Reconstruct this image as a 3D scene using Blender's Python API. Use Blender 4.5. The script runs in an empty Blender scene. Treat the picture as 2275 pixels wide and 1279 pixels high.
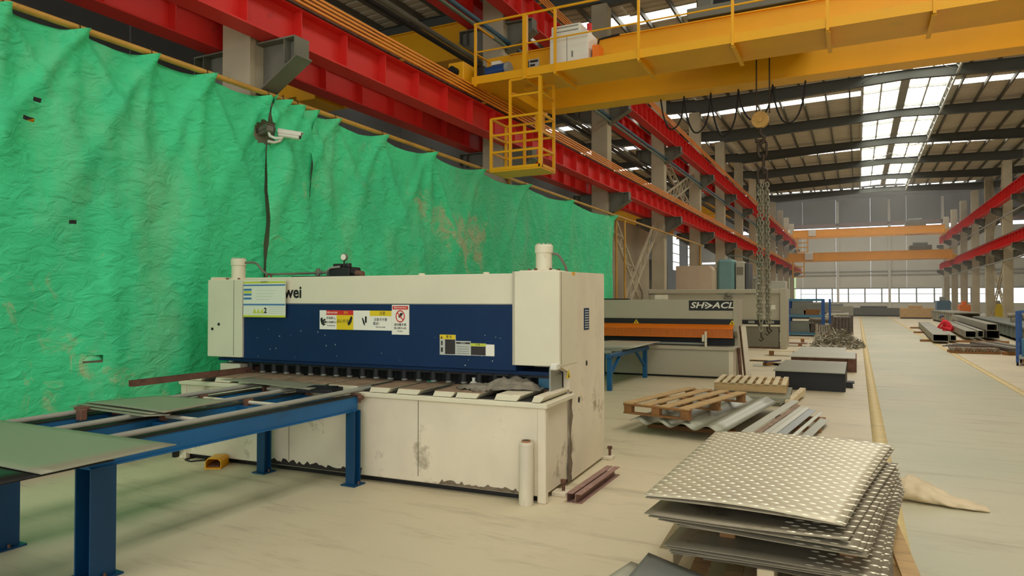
import bpy, math, random
from mathutils import Matrix, Vector, noise
random.seed(7)
C = bpy.context.scene.collection
SC = bpy.context.scene
PI = math.pi

# ------------------------------------------------------------------ camera, world, exposure
cam = bpy.data.cameras.new('camera'); cam.sensor_width = 36.0; cam.lens = 1530.0/2275.0*36.0
cam.clip_start = 0.05; cam.clip_end = 400
co = bpy.data.objects.new('camera', cam); C.objects.link(co)
co.location = (0, 0, 1.6)
co.rotation_euler = (PI/2+math.atan(25.5/1530), 0, math.atan(767.5/1530))
SC.camera = co
vs = SC.view_settings
vs.view_transform = 'Standard'; vs.look = 'None'; vs.gamma = 1.0; vs.use_curve_mapping = False
vs.exposure = 0.08
W = bpy.data.worlds.new('sky'); SC.world = W; W.use_nodes = True
bg = W.node_tree.nodes['Background']; bg.inputs[0].default_value = (0.93, 0.97, 1.0, 1); bg.inputs[1].default_value = 2.2
SKY_L = 4.8            # brightness of the daylit translucent roof lights
SC.cycles.max_bounces = 8; SC.cycles.diffuse_bounces = 4; SC.cycles.glossy_bounces = 3
SC.cycles.transmission_bounces = 4; SC.cycles.transparent_max_bounces = 8
SC.cycles.sample_clamp_indirect = 6.0; SC.cycles.adaptive_threshold = 0.02; SC.cycles.use_light_tree = False
SC.cycles.caustics_reflective = False; SC.cycles.caustics_refractive = False

# ------------------------------------------------------------------ materials
def lin(c):
    return tuple((x/12.92 if x <= 0.04045 else ((x+0.055)/1.055)**2.4) for x in c)
def S(r, g, b): return lin((r/255., g/255., b/255.))
MATS = {}
def mat(name, col, rough=0.6, metal=0.0, var=0.10, scale=2.5, dirt=None, damt=0.45, dscale=1.5, bump=0.0, bscale=40.0,
        stretch=(1, 1, 1), spec=0.4, detail=5.0, dsharp=0.12):
    m = bpy.data.materials.new(name); m.use_nodes = True; MATS[name] = m
    nt = m.node_tree; N = nt.nodes; L = nt.links
    b = N['Principled BSDF']; b.inputs['Roughness'].default_value = rough; b.inputs['Metallic'].default_value = metal
    b.inputs['Specular IOR Level'].default_value = spec
    tc = N.new('ShaderNodeTexCoord'); mp = N.new('ShaderNodeMapping'); mp.inputs['Scale'].default_value = stretch
    L.new(tc.outputs['Object'], mp.inputs['Vector'])
    n1 = N.new('ShaderNodeTexNoise'); n1.inputs['Scale'].default_value = scale; n1.inputs['Detail'].default_value = detail
    L.new(mp.outputs[0], n1.inputs['Vector'])
    r = N.new('ShaderNodeMapRange'); r.inputs[1].default_value = 0.3; r.inputs[2].default_value = 0.7
    r.inputs[3].default_value = 1-var; r.inputs[4].default_value = 1+var
    L.new(n1.outputs['Fac'], r.inputs[0])
    mx = N.new('ShaderNodeMix'); mx.data_type = 'RGBA'; mx.blend_type = 'MULTIPLY'; mx.inputs[0].default_value = 1.0
    mx.inputs[6].default_value = (*col, 1)
    L.new(r.outputs[0], mx.inputs[7])
    out = mx.outputs[2]
    if dirt is not None:
        n2 = N.new('ShaderNodeTexNoise'); n2.inputs['Scale'].default_value = dscale; n2.inputs['Detail'].default_value = 9
        n2.inputs['Roughness'].default_value = 0.68; L.new(mp.outputs[0], n2.inputs['Vector'])
        r2 = N.new('ShaderNodeMapRange'); r2.inputs[1].default_value = 1-damt-0.0; r2.inputs[2].default_value = 1-damt+dsharp
        L.new(n2.outputs['Fac'], r2.inputs[0])
        m2 = N.new('ShaderNodeMix'); m2.data_type = 'RGBA'
        L.new(r2.outputs[0], m2.inputs[0]); L.new(out, m2.inputs[6]); m2.inputs[7].default_value = (*dirt, 1)
        out = m2.outputs[2]
    L.new(out, b.inputs['Base Color'])
    if bump:
        n3 = N.new('ShaderNodeTexNoise'); n3.inputs['Scale'].default_value = bscale; n3.inputs['Detail'].default_value = 4
        L.new(mp.outputs[0], n3.inputs['Vector'])
        bp = N.new('ShaderNodeBump'); bp.inputs['Strength'].default_value = bump; bp.inputs['Distance'].default_value = 0.02
        L.new(n3.outputs['Fac'], bp.inputs['Height']); L.new(bp.outputs[0], b.inputs['Normal'])
    return m
def emit(name, col, strength):
    m = bpy.data.materials.new(name); m.use_nodes = True; MATS[name] = m
    nt = m.node_tree; N = nt.nodes; L = nt.links
    for n in list(N): N.remove(n)
    o = N.new('ShaderNodeOutputMaterial'); e = N.new('ShaderNodeEmission')
    e.inputs[0].default_value = (*col, 1); e.inputs[1].default_value = strength
    L.new(e.outputs[0], o.inputs[0]); return m

mat('red', S(214, 44, 36), 0.5, var=0.08, scale=1.2, dirt=S(160, 36, 30), damt=0.36, dscale=2.0)
mat('crane_yellow', S(234, 168, 12), 0.45, var=0.06, scale=1.0, dirt=S(214, 164, 44), damt=0.36, dscale=1.2)
mat('bar_orange', S(226, 140, 38), 0.5, var=0.1)
mat('pipe_yellow', S(196, 150, 66), 0.45, var=0.16, scale=3, dirt=S(140, 104, 60), damt=0.42, dscale=6)
mat('steel_dark', S(110, 108, 93), 0.6, var=0.15, scale=2)
mat('steel_grey', S(150, 150, 138), 0.55, var=0.1)
mat('steel_black', S(34, 33, 32), 0.55, var=0.2)
mat('rafter', S(84, 86, 78), 0.6, var=0.1, scale=0.7)
mat('purlin', S(96, 94, 84), 0.6, var=0.1, scale=0.7)
mat('frame_grey', S(178, 180, 172), 0.5, var=0.08)
mat('concrete', S(184, 172, 144), 0.85, var=0.12, scale=1.4, dirt=S(140, 128, 104), damt=0.40, dscale=0.8, bump=0.15, bscale=25)
mat('wall_panel', S(226, 220, 202), 0.6, var=0.05, scale=0.5)
mat('wall_dark', S(112, 112, 104), 0.7, var=0.08, scale=0.5)
mat('wall_blue', S(92, 94, 94), 0.6, var=0.08, scale=0.5)
mat('partition', S(176, 164, 140), 0.75, var=0.1, scale=0.9)
mat('cream', S(222, 214, 186), 0.5, var=0.05, scale=2.0, dirt=S(176, 164, 132), damt=0.36, dscale=1.8)
mat('cream_worn', S(226, 214, 188), 0.55, var=0.07, scale=2.5, dirt=S(150, 136, 108), damt=0.42, dscale=2.4)
mat('machine_blue', S(17, 46, 82), 0.6, spec=0.2, var=0.15, scale=1.4, dirt=S(40, 66, 92), damt=0.33, dscale=7)
mat('table_blue', S(22, 92, 142), 0.4, var=0.2, scale=4, dirt=S(40, 58, 70), damt=0.42, dscale=5, stretch=(1, 0.25, 1))
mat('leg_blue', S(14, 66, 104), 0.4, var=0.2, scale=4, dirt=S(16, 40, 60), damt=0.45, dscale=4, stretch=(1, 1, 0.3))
mat('rust', S(112, 78, 62), 0.75, var=0.25, scale=8, dirt=S(70, 50, 42), damt=0.45, dscale=10)
mat('rust_top', S(150, 124, 100), 0.7, var=0.2, scale=6, dirt=S(106, 84, 68), damt=0.46, dscale=7)
mat('rust_red', S(152, 118, 106), 0.7, var=0.2, scale=6, dirt=S(104, 66, 56), damt=0.42, dscale=8)
mat('sheet', S(150, 150, 128), 0.38, metal=0.25, var=0.07, scale=0.9, dirt=S(124, 126, 106), damt=0.36, dscale=1.1)
mat('sheet_light', S(186, 184, 164), 0.42, metal=0.15, var=0.06, scale=0.9)
mat('sheet_dark', S(24, 24, 24), 0.4, metal=0.2, var=0.1)
mat('sheet_mid', S(146, 150, 144), 0.4, metal=0.3, var=0.08)
mat('tread', S(204, 194, 166), 0.42, metal=0.35, var=0.06, scale=1.6, dirt=S(170, 158, 138), damt=0.38, dscale=1.4)
mat('tread_shaded', S(150, 140, 118), 0.45, metal=0.35, var=0.15, scale=3, dirt=S(110, 100, 80), damt=0.45, dscale=3)  # darker tread colour: shade in the stack's gaps put into the base colour
mat('tread_bump', S(236, 228, 200), 0.3, metal=0.4, var=0.04)
mat('tread_under', S(132, 122, 100), 0.5, metal=0.4, var=0.2, scale=5)
mat('wood', S(196, 162, 112), 0.75, var=0.2, scale=3, stretch=(1, 6, 6), dirt=S(170, 130, 84), damt=0.42, dscale=3)
mat('wood_pale', S(222, 204, 164), 0.75, var=0.14, scale=3, dirt=S(196, 168, 120), damt=0.4, dscale=3)
mat('wood_brown', S(150, 106, 62), 0.75, var=0.2, scale=4, dirt=S(112, 74, 40), damt=0.42, dscale=4)
mat('film', S(216, 206, 182), 0.35, var=0.1, scale=6, dirt=S(170, 150, 120), damt=0.4, dscale=4, stretch=(1, 1, .35), bump=0.2, bscale=12)
mat('cardboard', S(170, 120, 84), 0.85)
mat('sack', S(216, 196, 160), 0.8, var=0.12, scale=7, bump=0.5, bscale=14)
mat('cloth_grey', S(132, 124, 108), 0.9, var=0.25, scale=10, bump=0.4, bscale=30)
mat('pedal_yellow', S(238, 168, 20), 0.4)
mat('orange', S(234, 122, 26), 0.42, var=0.05)
mat('black', S(26, 24, 23), 0.5)
mat('rubber', S(18, 18, 18), 0.7)
mat('grey_paint', S(182, 174, 150), 0.5, var=0.05, scale=1.0, dirt=S(150, 142, 120), damt=0.36)
mat('grey_paint_dark', S(126, 120, 102), 0.5, var=0.06, scale=1.0)
mat('teal', S(112, 150, 146), 0.5, var=0.06)
mat('beige', S(206, 186, 156), 0.55, var=0.05)
mat('cabinet', S(226, 222, 206), 0.45, var=0.03)
mat('motor_blue', S(30, 66, 120), 0.4)
mat('white', S(236, 232, 214), 0.5, var=0.02)
mat('sign_yellow', S(226, 196, 20), 0.5, var=0.02)
mat('sign_red', S(206, 40, 36), 0.5, var=0.02)
mat('sign_lime', S(196, 204, 60), 0.5, var=0.02)
mat('sign_blue', S(66, 118, 168), 0.5, var=0.02)
mat('sign_grey', S(190, 192, 180), 0.5, var=0.02)
mat('sign_brown', S(46, 38, 34), 0.5, var=0.05)
mat('sign_pale', S(222, 224, 204), 0.5, var=0.02)
mat('chain', S(150, 142, 120), 0.45, metal=0.6, var=0.2, scale=14)
mat('chain_dark', S(70, 58, 46), 0.5, metal=0.5, var=0.2, scale=14)
mat('rope', S(66, 54, 40), 0.7)
mat('cable', S(28, 27, 25), 0.6)
mat('pipe_green', S(104, 122, 108), 0.5)
mat('pipe_blue', S(70, 104, 124), 0.5)
mat('rack_blue', S(40, 84, 150), 0.45)
mat('rack_teal', S(72, 124, 150), 0.45)
mat('scrap', S(158, 150, 128), 0.45, metal=0.3, var=0.35, scale=9)
mat('scrap_dark', S(92, 82, 70), 0.55, var=0.3, scale=9)
mat('beam_grey', S(156, 154, 136), 0.55, var=0.12, scale=1.5)
mat('beam_green', S(128, 134, 122), 0.55, var=0.12, scale=1.5)
mat('cloth_red', S(226, 52, 62), 0.8, var=0.1, scale=8)
mat('skin', S(196, 150, 120), 0.6)
mat('hair', S(30, 26, 24), 0.7)
mat('hat_blue', S(64, 88, 130), 0.5)
mat('marking', S(220, 196, 136), 0.6, var=0.08, scale=5, dirt=S(204, 184, 140), damt=0.43, dscale=2.2)
mat('leaf', S(140, 160, 80), 0.7)
mat('glove_green', S(46, 150, 110), 0.7)
mat('peel', S(120, 106, 86), 0.8, var=0.2, scale=12, dirt=S(84, 72, 58), damt=0.45, dscale=10)
mat('roof_sheet', S(206, 198, 178), 0.5, var=0.07, scale=0.6, dirt=S(176, 166, 146), damt=0.36, dscale=0.6)
emit('roof_light', (1.0, 0.97, 0.88), SKY_L)
emit('window_light', (0.95, 1.0, 0.97), 2.2)
emit('window_green', (0.72, 0.95, 0.45), 1.0)
emit('lamp_white', (1.0, 0.98, 0.95), 6.0)

# floor: concrete hall floor, painted green-grey aisle, warm bare concrete beside it
def floor_mat():
    m = mat('floor_concrete', S(213, 200, 168), 0.5, var=0.08, scale=0.45, dirt=S(188, 173, 142), damt=0.45, dscale=0.8,
            bump=0.05, bscale=30, dsharp=0.3, spec=0.35)
    nt = m.node_tree; N = nt.nodes; L = nt.links; b = N['Principled BSDF']
    src = b.inputs['Base Color'].links[0].from_socket
    tc = [n for n in N if n.type == 'TEX_COORD'][0]
    sep = N.new('ShaderNodeSeparateXYZ'); L.new(tc.outputs['Object'], sep.inputs[0])
    a = N.new('ShaderNodeMath'); a.operation = 'SUBTRACT'; L.new(sep.outputs[0], a.inputs[0]); a.inputs[1].default_value = 1.36
    a2 = N.new('ShaderNodeMath'); a2.operation = 'ABSOLUTE'; L.new(a.outputs[0], a2.inputs[0])
    a3 = N.new('ShaderNodeMath'); a3.operation = 'LESS_THAN'; L.new(a2.outputs[0], a3.inputs[0]); a3.inputs[1].default_value = 1.15
    nz = N.new('ShaderNodeTexNoise'); nz.inputs['Scale'].default_value = 0.35; L.new(tc.outputs['Object'], nz.inputs['Vector'])
    rr = N.new('ShaderNodeMapRange'); rr.inputs[1].default_value = 0.35; rr.inputs[2].default_value = 0.65; rr.inputs[3].default_value = 0.45; rr.inputs[4].default_value = 0.95
    L.new(nz.outputs['Fac'], rr.inputs[0])
    mu = N.new('ShaderNodeMath'); mu.operation = 'MULTIPLY'; L.new(a3.outputs[0], mu.inputs[0]); L.new(rr.outputs[0], mu.inputs[1])
    mx = N.new('ShaderNodeMix'); mx.data_type = 'RGBA'; L.new(mu.outputs[0], mx.inputs[0]); L.new(src, mx.inputs[6]); mx.inputs[7].default_value = (*S(182, 182, 154), 1)
    # scuffs and drag marks
    mp = N.new('ShaderNodeMapping'); mp.inputs['Scale'].default_value = (0.5, 2.6, 1); mp.inputs['Rotation'].default_value = (0, 0, 0.5)
    L.new(tc.outputs['Object'], mp.inputs['Vector'])
    n4 = N.new('ShaderNodeTexNoise'); n4.inputs['Scale'].default_value = 1.6; n4.inputs['Detail'].default_value = 10; n4.inputs['Roughness'].default_value = 0.7
    L.new(mp.outputs[0], n4.inputs['Vector'])
    r4 = N.new('ShaderNodeMapRange'); r4.inputs[1].default_value = 0.53; r4.inputs[2].default_value = 0.72; r4.inputs[3].default_value = 0; r4.inputs[4].default_value = 0.6
    L.new(n4.outputs['Fac'], r4.inputs[0])
    m4 = N.new('ShaderNodeMix'); m4.data_type = 'RGBA'; L.new(r4.outputs[0], m4.inputs[0]); L.new(mx.outputs[2], m4.inputs[6]); m4.inputs[7].default_value = (*S(150, 134, 104), 1)
    L.new(m4.outputs[2], b.inputs['Base Color'])
floor_mat()

def tarp_mat():
    m = mat('tarp', S(70, 214, 148), 0.55, var=0.10, scale=1.1, spec=0.3)
    nt = m.node_tree; N = nt.nodes; L = nt.links; b = N['Principled BSDF']
    src = b.inputs['Base Color'].links[0].from_socket
    tc = [n for n in N if n.type == 'TEX_COORD'][0]
    mp = N.new('ShaderNodeMapping'); mp.inputs['Scale'].default_value = (1, 1, 0.45); L.new(tc.outputs['Object'], mp.inputs['Vector'])
    # pale dust, in soft clouds and in scuffs along creases
    n2 = N.new('ShaderNodeTexNoise'); n2.inputs['Scale'].default_value = 1.0; n2.inputs['Detail'].default_value = 10; n2.inputs['Roughness'].default_value = 0.7
    L.new(mp.outputs[0], n2.inputs['Vector'])
    r2 = N.new('ShaderNodeMapRange'); r2.inputs[1].default_value = 0.5; r2.inputs[2].default_value = 0.8; r2.inputs[3].default_value = 0; r2.inputs[4].default_value = 0.75
    L.new(n2.outputs['Fac'], r2.inputs[0])
    m2 = N.new('ShaderNodeMix'); m2.data_type = 'RGBA'; L.new(r2.outputs[0], m2.inputs[0]); L.new(src, m2.inputs[6]); m2.inputs[7].default_value = (*S(146, 204, 156), 1)
    n3 = N.new('ShaderNodeTexNoise'); n3.inputs['Scale'].default_value = 2.6; n3.inputs['Detail'].default_value = 12; n3.inputs['Roughness'].default_value = 0.75; n3.inputs['Distortion'].default_value = 1.4
    L.new(tc.outputs['Object'], n3.inputs['Vector'])
    n5 = N.new('ShaderNodeTexNoise'); n5.inputs['Scale'].default_value = 0.42; L.new(tc.outputs['Object'], n5.inputs['Vector'])
    ad = N.new('ShaderNodeMath'); ad.operation = 'ADD'; L.new(n3.outputs['Fac'], ad.inputs[0]); L.new(n5.outputs['Fac'], ad.inputs[1])
    # one badly scraped patch, halfway along the sheet
    sp_ = N.new('ShaderNodeVectorMath'); sp_.operation = 'SUBTRACT'; L.new(tc.outputs['Object'], sp_.inputs[0]); sp_.inputs[1].default_value = (-6.55, 10.4, 2.95)
    sq_ = N.new('ShaderNodeVectorMath'); sq_.operation = 'MULTIPLY'; L.new(sp_.outputs[0], sq_.inputs[0]); sq_.inputs[1].default_value = (0.0, 0.36, 1.35)
    ln_ = N.new('ShaderNodeVectorMath'); ln_.operation = 'LENGTH'; L.new(sq_.outputs[0], ln_.inputs[0])
    pr_ = N.new('ShaderNodeMapRange'); pr_.inputs[1].default_value = 1.0; pr_.inputs[2].default_value = 0.1; pr_.inputs[3].default_value = 0.0; pr_.inputs[4].default_value = 0.24
    L.new(ln_.outputs['Value'], pr_.inputs[0])
    ad2 = N.new('ShaderNodeMath'); ad2.operation = 'ADD'; L.new(ad.outputs[0], ad2.inputs[0]); L.new(pr_.outputs[0], ad2.inputs[1]); ad = ad2
    r3 = N.new('ShaderNodeMapRange'); r3.inputs[1].default_value = 1.19; r3.inputs[2].default_value = 1.34; r3.inputs[3].default_value = 0; r3.inputs[4].default_value = 0.8
    L.new(ad.outputs[0], r3.inputs[0])
    m3 = N.new('ShaderNodeMix'); m3.data_type = 'RGBA'; L.new(r3.outputs[0], m3.inputs[0]); L.new(m2.outputs[2], m3.inputs[6]); m3.inputs[7].default_value = (*S(186, 190, 146), 1)
    L.new(m3.outputs[2], b.inputs['Base Color'])
    # fine crumple
    n6 = N.new('ShaderNodeTexNoise'); n6.inputs['Scale'].default_value = 8.0; n6.inputs['Detail'].default_value = 7; n6.inputs['Distortion'].default_value = 0.9
    mp6 = N.new('ShaderNodeMapping'); mp6.inputs['Scale'].default_value = (1, 0.7, 1.3); mp6.inputs['Rotation'].default_value = (0.35, 0, 0)
    L.new(tc.outputs['Object'], mp6.inputs['Vector']); L.new(mp6.outputs[0], n6.inputs['Vector'])
    bp = N.new('ShaderNodeBump'); bp.inputs['Strength'].default_value = 0.7; bp.inputs['Distance'].default_value = 0.055
    L.new(n6.outputs['Fac'], bp.inputs['Height']); L.new(bp.outputs[0], b.inputs['Normal'])
tarp_mat()

# ------------------------------------------------------------------ mesh builder
class MB:
    def __init__(s): s.v = []; s.f = []; s.sm = []
    def add(s, vs, fs, smooth=False):
        o = len(s.v); s.v += [tuple(p) for p in vs]
        for f in fs: s.f.append(tuple(i+o for i in f)); s.sm.append(smooth)
        return s
    def hexa(s, p): return s.add(p, [(0, 3, 2, 1), (4, 5, 6, 7), (0, 1, 5, 4), (1, 2, 6, 5), (2, 3, 7, 6), (3, 0, 4, 7)])
    def box(s, x0, x1, y0, y1, z0, z1):
        return s.hexa([(x0, y0, z0), (x1, y0, z0), (x1, y1, z0), (x0, y1, z0), (x0, y0, z1), (x1, y0, z1), (x1, y1, z1), (x0, y1, z1)])
    def cbox(s, x0, x1, y0, y1, z0, z1, c=0.006):
        # box with chamfered edges
        v = []; xs = (x0, x1); ys = (y0, y1); zs = (z0, z1); idx = {}
        for i in (0, 1):
            for j in (0, 1):
                for k in (0, 1):
                    sx, sy, sz = (1-2*i)*c, (1-2*j)*c, (1-2*k)*c
                    for a, d in enumerate(((0, sy, sz), (sx, 0, sz), (sx, sy, 0))):
                        idx[(i, j, k, a)] = len(v); v.append((xs[i]+d[0], ys[j]+d[1], zs[k]+d[2]))
        g = lambda i, j, k, a: idx[(i, j, k, a)]
        f = []
        f.append((g(0,0,0,0), g(0,0,1,0), g(0,1,1,0), g(0,1,0,0))); f.append((g(1,0,0,0), g(1,1,0,0), g(1,1,1,0), g(1,0,1,0)))
        f.append((g(0,0,0,1), g(1,0,0,1), g(1,0,1,1), g(0,0,1,1))); f.append((g(0,1,0,1), g(0,1,1,1), g(1,1,1,1), g(1,1,0,1)))
        f.append((g(0,0,0,2), g(0,1,0,2), g(1,1,0,2), g(1,0,0,2))); f.append((g(0,0,1,2), g(1,0,1,2), g(1,1,1,2), g(0,1,1,2)))
        for i in (0, 1):
            for j in (0, 1):
                q = (g(i,j,0,0), g(i,j,1,0), g(i,j,1,1), g(i,j,0,1)); f.append(q if (i ^ j) else q[::-1])
        for i in (0, 1):
            for k in (0, 1):
                q = (g(i,0,k,0), g(i,1,k,0), g(i,1,k,2), g(i,0,k,2)); f.append(q if not (i ^ k) else q[::-1])
        for j in (0, 1):
            for k in (0, 1):
                q = (g(0,j,k,1), g(1,j,k,1), g(1,j,k,2), g(0,j,k,2)); f.append(q if (j ^ k) else q[::-1])
        for i in (0, 1):
            for j in (0, 1):
                for k in (0, 1):
                    q = (g(i,j,k,0), g(i,j,k,1), g(i,j,k,2)); f.append(q if (i+j+k) % 2 else q[::-1])
        return s.add(v, f)
    def obox(s, c, size, M):
        h = [d/2 for d in size]; c = Vector(c)
        p = [c+M@Vector((x*h[0], y*h[1], z*h[2])) for z in (-1, 1) for x, y in ((-1, -1), (1, -1), (1, 1), (-1, 1))]
        return s.hexa(p)
    def bar(s, p0, p1, w, h, up=(0, 0, 1)):
        p0 = Vector(p0); p1 = Vector(p1); d = (p1-p0).normalized(); u = Vector(up)
        if abs(d.dot(u)) > 0.98: u = Vector((1, 0, 0))
        r = d.cross(u).normalized(); u = r.cross(d)
        q = []
        for p in (p0, p1): q += [p-r*w/2-u*h/2, p+r*w/2-u*h/2, p+r*w/2+u*h/2, p-r*w/2+u*h/2]
        return s.add(q, [(0, 1, 2, 3), (7, 6, 5, 4), (0, 4, 5, 1), (1, 5, 6, 2), (2, 6, 7, 3), (3, 7, 4, 0)])
    def prism(s, poly, axis, a0, a1):
        # poly: 2d points, in the plane normal to axis ('x': (y,z); 'y': (x,z); 'z': (x,y))
        def P(p, a): return {'x': (a, p[0], p[1]), 'y': (p[0], a, p[1]), 'z': (p[0], p[1], a)}[axis]
        ar = sum(poly[i-1][0]*poly[i][1]-poly[i][0]*poly[i-1][1] for i in range(len(poly)))*(1 if axis == 'y' else -1)*(1 if a1 > a0 else -1)
        if ar < 0: poly = poly[::-1]
        n = len(poly); v = [P(p, a0) for p in poly]+[P(p, a1) for p in poly]
        f = [tuple(range(n)), tuple(range(2*n-1, n-1, -1))]+[(i, i+n, (i+1) % n+n, (i+1) % n) for i in range(n)]
        return s.add(v, f)
    def tube(s, pts, r, n=8, closed=False, cap=True):
        pts = [Vector(p) for p in pts]; m = len(pts); rings = []
        rr = r if isinstance(r, (list, tuple)) else [r]*m
        prev = None
        for i, p in enumerate(pts):
            if closed: d = pts[(i+1) % m]-pts[i-1]
            else: d = pts[min(i+1, m-1)]-pts[max(i-1, 0)]
            d.normalize()
            if prev is None:
                u = Vector((0, 0, 1)) if abs(d.z) < 0.9 else Vector((1, 0, 0))
            else: u = prev
            a = (u-d*u.dot(d)).normalized(); prev = a; b = d.cross(a)
            rings.append([p+(a*math.cos(2*PI*k/n)+b*math.sin(2*PI*k/n))*rr[i] for k in range(n)])
        v = [q for rg in rings for q in rg]; f = []
        for i in range(m if closed else m-1):
            j = (i+1) % m
            for k in range(n): f.append((i*n+k, i*n+(k+1) % n, j*n+(k+1) % n, j*n+k))
        s.add(v, f, True)
        if cap and not closed:
            s.add(rings[0], [tuple(range(n-1, -1, -1))]); s.add(rings[-1], [tuple(range(n))])
        return s
    def cyl(s, p0, p1, r, n=16): return s.tube([p0, p1], r, n)
    def lathe(s, prof, c=(0, 0, 0), n=20, sharp=True):
        # prof: (radius, z) from bottom to top
        v = []; f = []
        for (r, z) in prof:
            for k in range(n): v.append((c[0]+r*math.cos(2*PI*k/n), c[1]+r*math.sin(2*PI*k/n), c[2]+z))
        for i in range(len(prof)-1):
            q = [(k, (k+1) % n, (k+1) % n+n, k+n) for k in range(n)]
            if sharp: s.add(v[i*n:(i+2)*n], q, True)
            else: f += [tuple(a+i*n for a in b) for b in q]
        if f: s.add(v, f, True)
        s.add(v[:n], [tuple(range(n-1, -1, -1))]); s.add(v[-n:], [tuple(range(n))])
        return s
    def ibeam(s, p0, p1, h, w, tf=0.02, tw=0.014, up=(0, 0, 1)):
        p0 = Vector(p0); p1 = Vector(p1); d = (p1-p0).normalized(); u = Vector(up); r = d.cross(u).normalized(); u = r.cross(d)
        for o, ww, hh in ((h/2-tf/2, w, tf), (-h/2+tf/2, w, tf), (0, tw, h-2*tf)):
            s.bar(p0+u*o, p1+u*o, ww, hh, u)
        return s
    def grid(s, nu, nv, fn, thick=None, smooth=True):
        P = [[Vector(fn(i/nu, j/nv)) for i in range(nu+1)] for j in range(nv+1)]
        v = [p for row in P for p in row]; w = nu+1; f = []
        for j in range(nv):
            for i in range(nu): f.append((j*w+i, j*w+i+1, (j+1)*w+i+1, (j+1)*w+i))
        s.add(v, f, smooth)
        if thick:
            t = Vector(thick); s.add([p+t for p in v], [q[::-1] for q in f], smooth)
            n = len(v); e = [i for i in range(w)]+[j*w+nu for j in range(1, nv+1)]+[nv*w+i for i in range(nu-1, -1, -1)]+[j*w for j in range(nv-1, 0, -1)]
            o = len(s.v)-2*n
            for k in range(len(e)):
                a, b = e[k], e[(k+1) % len(e)]; s.f.append((o+b, o+a, o+a+n, o+b+n)); s.sm.append(False)
        return s
    def mesh(s, name):
        me = bpy.data.meshes.new(name); me.from_pydata([tuple(p) for p in s.v], [], s.f)
        me.polygons.foreach_set('use_smooth', s.sm); me.update(); return me

def ob(name, m, material=None, parent=None, loc=None, rot=None, bevel=0):
    if isinstance(m, MB): m = m.mesh(name)
    if material and not m.materials: m.materials.append(MATS[material])
    o = bpy.data.objects.new(name, m); C.objects.link(o)
    if parent: o.parent = parent
    if loc is not None: o.location = loc
    if rot is not None: o.rotation_euler = rot
    if bevel:
        b = o.modifiers.new('bevel', 'BEVEL'); b.width = bevel; b.segments = 2; b.limit_method = 'ANGLE'
    return o
def glow(o, mat_name, face=0, back='steel_grey'):
    # a lit pane: daylight leaves it on one face only, the rest is plain frame
    me = o.data if hasattr(o, 'data') else o
    me.materials.clear(); me.materials.append(MATS[back]); me.materials.append(MATS[mat_name])
    for i in range(0, len(me.polygons), 6): me.polygons[i+face].material_index = 1
    return o
def tag(o, label, cat, group=None, kind=None):
    o['label'] = label; o['category'] = cat
    if group: o['group'] = group
    if kind: o['kind'] = kind
    return o
def thing(name, label, cat, loc=(0, 0, 0), rz=0, group=None, kind=None):
    o = bpy.data.objects.new(name, None); C.objects.link(o); o.location = loc; o.rotation_euler = (0, 0, rz)
    o.empty_display_size = 0.1
    return tag(o, label, cat, group, kind)
def dup(root, loc=None, rz=None, label=None, parent=None):
    r = root.copy(); C.objects.link(r)
    if loc is not None: r.location = loc
    if rz is not None: r.rotation_euler = (0, 0, rz)
    if label: r['label'] = label
    r.parent = parent
    for ch in list(root.children):
        dup(ch, parent=r)
    return r
def text_mesh(body, size, extr=0.0008, align='CENTER', shear=0, sx=1.0, bold=0):
    cu = bpy.data.curves.new('lettering', 'FONT'); cu.body = body; cu.size = size; cu.extrude = extr
    cu.align_x = align; cu.align_y = 'CENTER'; cu.shear = shear; cu.resolution_u = 3; cu.offset = bold
    t = bpy.data.objects.new('lettering', cu); C.objects.link(t)
    dg = bpy.context.evaluated_depsgraph_get(); me = bpy.data.meshes.new_from_object(t.evaluated_get(dg))
    bpy.data.objects.remove(t); bpy.data.curves.remove(cu)
    me.materials.clear()
    if sx != 1:
        for v in me.vertices: v.co.x *= sx
    return me
def txt(body, size, material, parent, loc, rot=(PI/2, 0, 0), name='lettering', **k):
    return ob(name, text_mesh(body, size, **k), material, parent, loc, rot)

# ================================================================== THE SETTING
FR = [6.3+6.75*k for k in range(-3, 10)]          # Y of the portal frames
COLX_L, COLX_R = -6.9, 8.6
# ---- floor
fl = ob('floor', MB().box(-26, 27, -16, 99, -0.3, 0), 'floor_concrete'); tag(fl, 'worn beige concrete hall floor with a painted grey green aisle', 'floor', kind='structure')
for x, lab in ((0.215, 'yellow line'), (2.51, 'yellow line')):
    ob('marking_line', MB().grid(2, 60, lambda u, v, x=x: (x-0.075+0.15*u, -6+88*v, 0.003), thick=(0, 0, -0.002)), 'marking', fl)

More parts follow.
